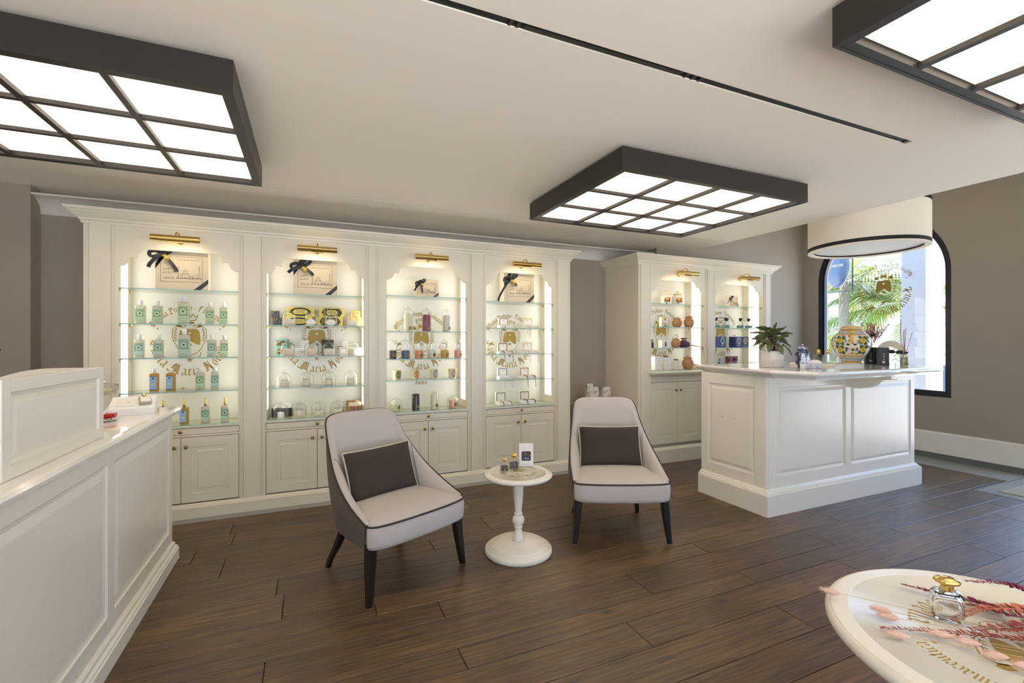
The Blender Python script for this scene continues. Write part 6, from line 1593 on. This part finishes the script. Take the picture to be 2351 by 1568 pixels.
# ------------------------------------------------------------------ goods on the cash counter
ZC_ = .9455
t = thing('tester_stand', 'white wedge display stand holding a gold capped tester and cards', 'display stand', (-.905, 3.235, ZC_), math.radians(8))
b = B(); pts = [(-.075, 0), (.075, 0), (.075, .035), (-.075, .090)]
for x, rv in ((-.10, 0), (.10, 1)): b.poly([(x, -y, z) for y, z in pts])
for (ya, za), (yb, zb) in zip(pts, pts[1:] + pts[:1]): b.poly([(-.10, -ya, za), (-.10, -yb, zb), (.10, -yb, zb), (.10, -ya, za)])
b.xf(Matrix.Rotation(0, 4, 'Z')); b.obj('wedge', 'white_plastic', t, bevel=.002)
sl = math.atan2(.055, .15)
o = B().box(-.075, .01, -.045, .045, 0, .001).obj('card', 'card_white', t, (0, 0, .0635), (sl, 0, 0)); B().box(-.028, -.014, -.004, .004, .001, .0014).obj('printed_flower', 'border_pink', o)
o = bpy.data.objects.new('tester', None)
fl = B().box(-.028, .028, -.04, .035, 0, .018).obj('flask', 'perfume_pale', t, (.052, -.004, .064), (sl, 0, math.radians(10)), bevel=.004)
B().box(-.02, .024, -.034, .026, .018, .0186).obj('label', 'card_white', fl)
B().lathe([(.009, .038), (.009, .062), (.012, .064), (.012, .072), (.001, .073)], 16).xf(Matrix.Translation((0, 0, .009)) @ Matrix.Rotation(-PI / 2, 4, 'X')).obj('cap', 'gold', fl)
t = thing('filigree_tray', 'silver filigree tray with red folders beside the white riser', 'tray', (-.985, 2.985, ZC_), math.radians(6))
B().lathe([(.060, .004), (.062, .006), (.001, .008)], 30, cap0=True).xf(Matrix.Diagonal((1.3, 1, 1, 1))).obj('base', 'silver', t)
b = B()
for q in range(30):
    a = 2 * PI * q / 30; b.tube([((.079 + .010 * math.cos(e)) * math.cos(a + .09 * math.sin(e)), (.061 + .010 * math.cos(e)) * math.sin(a + .09 * math.sin(e)), .010 + .007 * math.sin(e * 1.0)) for e in (0, 1.05, 2.1, 3.14, 4.2, 5.2)], .0022, 4, closed=True)
b.obj('filigree_rim', 'silver', t, kind='stuff')
for q in range(4): B().ball((.06 * math.cos(.8 + q * PI / 2), .045 * math.sin(.8 + q * PI / 2), .004), .004, 8).obj('foot', 'silver', t)
tag(B().box(-.065, .065, -.022, .022, 0, .007).obj('red_folder', 'lip_red', None, (-.985, 2.98, ZC_ + .0105), (math.radians(2), 0, math.radians(10))), 'red folder at the bottom of the pair on the silver tray', 'folder', 'red folders on the tray')
tag(B().box(-.065, .065, -.022, .022, 0, .016).obj('red_folder', 'lip_red', None, (-.975, 2.995, ZC_ + .020), (math.radians(1), 0, math.radians(4)), bevel=.001), 'thick red folder on top of the pair on the silver tray', 'folder', 'red folders on the tray')
t = tag(B().box(-.004, .004, -.004, .004, 0, .095).obj('tweezers', 'white_plastic', None, (-.965, 2.935, ZC_ + .012), (math.radians(12), math.radians(38), 0)), 'white slanted stick leaning on the silver tray', 'stick')
t = thing('soap_pedestal', 'clear glass pedestal dish of green soaps behind the white riser', 'dish', (-1.145, 3.39, ZC_), 0)
B().lathe([(.055, 0), (.055, .004), (.012, .012), (.008, .04), (.010, .085), (.016, .098), (.001, .098)], 26).obj('foot', 'bottle_glass', t)
B().lathe([(.10, .098), (.118, .103), (.124, .118), (.124, .155), (.121, .155), (.119, .120), (.10, .105), (.001, .104)], 40, cap0=True, cap1=False).obj('bowl', 'bottle_glass', t)
tag(B().box(-.044, .044, -.028, .028, 0, .025).obj('soap_bar', 'soap_green', None, (-1.090, 3.385, ZC_ + .1055), (0, 0, .15), bevel=.006), 'olive green soap bar lying flat in the glass dish', 'soap', 'green soaps in the glass dish')
tag(B().ball((0, 0, .024), .030, 16, sx=1.3, sz=.8).obj('soap_bar', 'soap_green', None, (-1.180, 3.385, ZC_ + .1055)), 'rounded olive green soap at the left in the glass dish', 'soap', 'green soaps in the glass dish')
t = thing('metal_tin', 'flat silver tin lying over the soaps in the glass dish', 'tin', (-1.145, 3.43, ZC_ + .1555), 0)
B().lathe([(.050, 0), (.055, .001), (.055, .016), (.053, .018), (.001, .018)], 32).obj('tin', 'silver', t)
t = thing('till_screen', 'dark till screen seen edge on at the left picture edge', 'monitor', (-1.395, 2.98, ZC_), math.radians(-62))
B().box(-.10, .10, -.07, .07, 0, .012).obj('foot', 'black_screen', t); B().tube([(0, .02, .01), (0, .03, .24)], .016, 8).obj('stand', 'black_screen', t)
B().box(-.15, .15, -.010, .010, -.10, .10).obj('screen', 'black_screen', t, (0, 0, .28), (math.radians(-20), 0, 0), bevel=.003)

# ------------------------------------------------------------------ goods on the small round table
ZS = .5065
t = carton(1.348, 2.840, ZS, .096, .148, .045, 'white perfume carton with dark blue label standing on the small round table', 'card_white', None, name='perfume_carton', cat='box', rz=math.radians(-23))
b = B().loft([[(px, -.0236, .072 + pz) for px, pz in rrect(.064, .064, .010, 4)], [(px, -.0224, .072 + pz) for px, pz in rrect(.064, .064, .010, 4)]], smooth=False); lb = b.obj('label', 'print_iris', t)
B().box(-.026, .026, -.0245, -.0235, .044, .066).obj('label_band', 'card_navy', lb); text("L'IRIS", .017, 'label_pale', lb, (0, -.0250, .055))
B().box(-.018, .018, -.0230, -.0224, .016, .018).obj('caption', 'label_pale', t)
perfume(1.160, 2.770, ZS, .060, .090, 'small perfume bottle with gold stopper and navy label, front left on the table', 'iris perfume bottles', 'gold', 'perfume_oil', math.radians(-20), 'print_iris', words='IRIS')
perfume(1.240, 2.800, ZS, .073, .104, 'larger perfume bottle with gold stopper and navy label before the carton', 'iris perfume bottles', 'gold', 'perfume_oil', math.radians(-16), 'print_iris', words='IRIS')

# ------------------------------------------------------------------ marbled bags between the cabinets
t = thing('plinth_table', 'low white plinth hidden behind the right armchair between the cabinets', 'table', (2.99, 4.44, 0))
B().box(-.23, .23, -.16, .16, .62, .66).obj('top', 'white_paint', t, bevel=.004)
for sx in (-1, 1):
    for sy in (-1, 1): B().box(sx * .20 - .02, sx * .20 + .02, sy * .13 - .02, sy * .13 + .02, 0, .62).obj('leg', 'white_paint', t)
for x, y, h, w_, a, l in ((2.875, 4.42, .215, .075, .06, 'tall marbled paper bag, leftmost of those behind the right armchair'), (2.97, 4.44, .175, .10, -.05, 'marbled paper bag, middle of three behind the right armchair'), (3.095, 4.42, .170, .10, .08, 'marbled paper bag leaning right behind the armchair'), (2.875, 4.34, .10, .09, 0, 'small marbled packet at the front behind the right armchair')):
    t = thing('marbled_bag', l, 'bag', (x, y, .6605), 0, 'marbled paper bags')
    b = B(); b.loft([[(px, py, 0) for px, py in rrect(w_, .06, .004, 1)], [(px + a * h, py * .8, h * .8) for px, py in rrect(w_, .06, .004, 1)], [(px + a * h * 1.3, py * .25, h) for px, py in rrect(w_ * .96, .06, .004, 1)]], smooth=False); b.obj('bag', 'print_marble', t)
    B().box(-w_ * .3 + a * h, w_ * .3 + a * h, -.031, -.029, h * .72, h * .76).obj('fold', 'card_cream', t)

# ------------------------------------------------------------------ coffee table: flask and dried botanicals
ZG = .4992
t = thing('perfume_flask', 'clear glass perfume bottle with oval gold cap on the large white table', 'perfume bottle', (1.790, .765, ZG), math.radians(-50))
R_ = lambda k, zz, kk=1: [(px, py, zz) for px, py in rrect(.078 * k, .046 * k * kk, .012 * k, 4)]
B().loft([R_(.72, 0), R_(.86, .004), R_(1, .020), R_(1, .066), R_(.94, .080), R_(.72, .088), R_(.45, .090)]).obj('flask', 'solid_glass', t)
B().loft([R_(.62, .008), R_(.76, .012), R_(.86, .024), R_(.86, .066), R_(.70, .078)][::-1]).obj('inner_wall', 'solid_glass', t)
B().lathe([(.015, .090), (.016, .092), (.0165, .106), (.018, .108)], 24).obj('collar', 'gold', t)
B().lathe([(.018, .108), (.026, .112), (.029, .118), (.026, .124), (.014, .129), (.001, .130)], 28).xf(Matrix.Diagonal((1.15, .85, 1, 1))).obj('cap', 'gold', t)
def grass(p0, p1, lift, label):
    """bunny tail: straw stem from p0 to the fluffy head at p1"""
    p0, p1 = Vector((*p0, ZG + .006)), Vector((*p1, ZG + lift)); d = (p1 - p0).normalized()
    t = thing('bunny_tail_grass', label, 'dried grass', p1, 0, 'bunny tail grasses on the large table')
    B().tube([p0 - p1, (p0 - p1) * .5 + Vector((0, 0, .006)), (0, 0, 0)], .0007, 5).obj('stem', 'straw_stem', t)
    L_ = .052; q = d.to_track_quat('Z', 'Y').to_matrix().to_4x4()
    b = B().lathe([(.001, -.004), (.005, .004), (.0085, .016), (.0085, .030), (.005, .042), (.001, L_)], 14); b.xf(q)
    b.obj('seed_head', 'bunny_pink', t)
    b = B(); r_ = random.Random(hash(label) % 1000)
    for k in range(420):
        a, f = r_.uniform(0, 6.28), r_.random(); rr = .0095 * math.sin(PI * min(1, .12 + .85 * f)); c_ = Vector((rr * math.cos(a), rr * math.sin(a), f * L_)); e = c_ + Vector((math.cos(a) * .005, math.sin(a) * .007, .010))
        s_ = Vector((-math.sin(a), math.cos(a), 0)) * .0004; b.poly([c_ - s_, c_ + s_, e])
    b.xf(q); b.obj('fuzz', 'bunny_pink', t, kind='stuff')
base = (2.02, .40)
grass(base, (1.600, .962), .022, 'bunny tail grass reaching furthest left over the table rim')
grass(base, (1.640, .835), .020, 'bunny tail grass with two heads together, upper one')
grass(base, (1.632, .812), .014, 'bunny tail grass lying just below its twin left of the flask')
grass((1.95, .36), (1.560, .752), .012, 'short bunny tail grass lying below the red fern tip')
grass((1.98, .38), (1.668, .700), .016, 'bunny tail grass in the middle of the spray below the flask')
grass((1.98, .36), (1.690, .650), .018, 'bunny tail grass along the lower edge, third from the right')
grass((1.99, .35), (1.690, .595), .016, 'bunny tail grass along the lower edge, second from the right')
grass((1.99, .33), (1.705, .545), .018, 'bunny tail grass at the lower right corner of the picture')
LF = {}
def leaflet(mat, L_=.020, W_=.009):
    if mat in LF: return LF[mat]
    b = B(); b.v = [(0, 0, 0), (-W_ / 2, L_ * .35, .0015), (-W_ * .42, L_ * .75, .001), (0, L_, -.001), (W_ * .42, L_ * .75, .001), (W_ / 2, L_ * .35, .0015), (0, L_ * .5, -.001)]
    for i in range(6): b.face((i, (i + 1) % 6, 6), 0, True)
    LF[mat] = b.mesh('leaflet', mat); return LF[mat]
def fern(pts, n, mat, size, label, seed, flat=1.0):
    r_ = random.Random(seed); pts = [Vector((x, y, ZG + z)) for x, y, z in pts]; o0 = pts[0].copy()
    P_ = catmull([p - o0 for p in pts], 10)
    t = thing('dried_fern', label, 'dried fern', o0, 0, 'dried red ferns on the large table')
    B().tube(P_, [.0014 * (1 - .6 * i / len(P_)) for i in range(len(P_))], 5).obj('stem', 'stem_brown' if mat != 'fern_coral' else mat, t)
    n = int(n * 2.5)
    for i in range(n):
        f = (i + .5) / n; k = min(len(P_) - 2, int(f * (len(P_) - 1))); p = P_[k].lerp(P_[k + 1], f * (len(P_) - 1) - k); d = (P_[k + 1] - P_[k]).normalized()
        for sg in (-1, 1):
            o = bpy.data.objects.new('leaflet', leaflet(mat)); COL.objects.link(o); o.parent = t; o.location = p
            dirv = (d * .55 + Vector((-d.y, d.x, 0)) * sg * flat + Vector((0, 0, r_.uniform(.0, .5)))).normalized()
            o.rotation_euler = dirv.to_track_quat('Y', 'Z').to_euler(); o.rotation_euler.rotate_axis('Y', r_.uniform(-.5, .5))
            s_ = 1.2 * size * (1.05 - .75 * f) * r_.uniform(.85, 1.15); o.scale = (s_, s_, s_)
fern([(1.93, .50, .02), (1.80, .60, .03), (1.68, .72, .012), (1.545, .815, .006)], 26, 'fern_red', 1.1, 'dark red fern whose narrow tip points furthest left on the table', 1, .6)
fern([(2.02, .52, .04), (1.93, .63, .06), (1.86, .70, .05), (1.775, .745, .010)], 24, 'fern_coral', 1.5, 'coral pink fern arching over the flask base', 2)
fern([(1.98, .70, .01), (1.93, .79, .02), (1.90, .86, .015), (1.875, .925, .012)], 18, 'fern_wine', 1.0, 'slender wine red fern rising behind the flask', 3, .5)
fern([(2.06, .45, .03), (1.95, .56, .06), (1.86, .62, .04), (1.745, .690, .02)], 18, 'fern_red', 1.9, 'broad dark red fern heaped in front of the flask', 4)
fern([(2.06, .48, .05), (1.96, .53, .08), (1.87, .55, .06), (1.80, .58, .03)], 16, 'fern_red', 2.0, 'broad dark red fern at the right picture edge', 5)
fern([(2.10, .55, .03), (2.05, .66, .07), (2.02, .72, .08), (1.985, .80, .06)], 16, 'fern_wine', 1.3, 'upright wine red fern at the right edge of the table', 6)
fern([(2.02, .58, .02), (1.95, .68, .02), (1.91, .75, .02), (1.86, .83, .015)], 16, 'fern_wine', 1.0, 'thin wine red fern lying right of the flask', 7, .6)
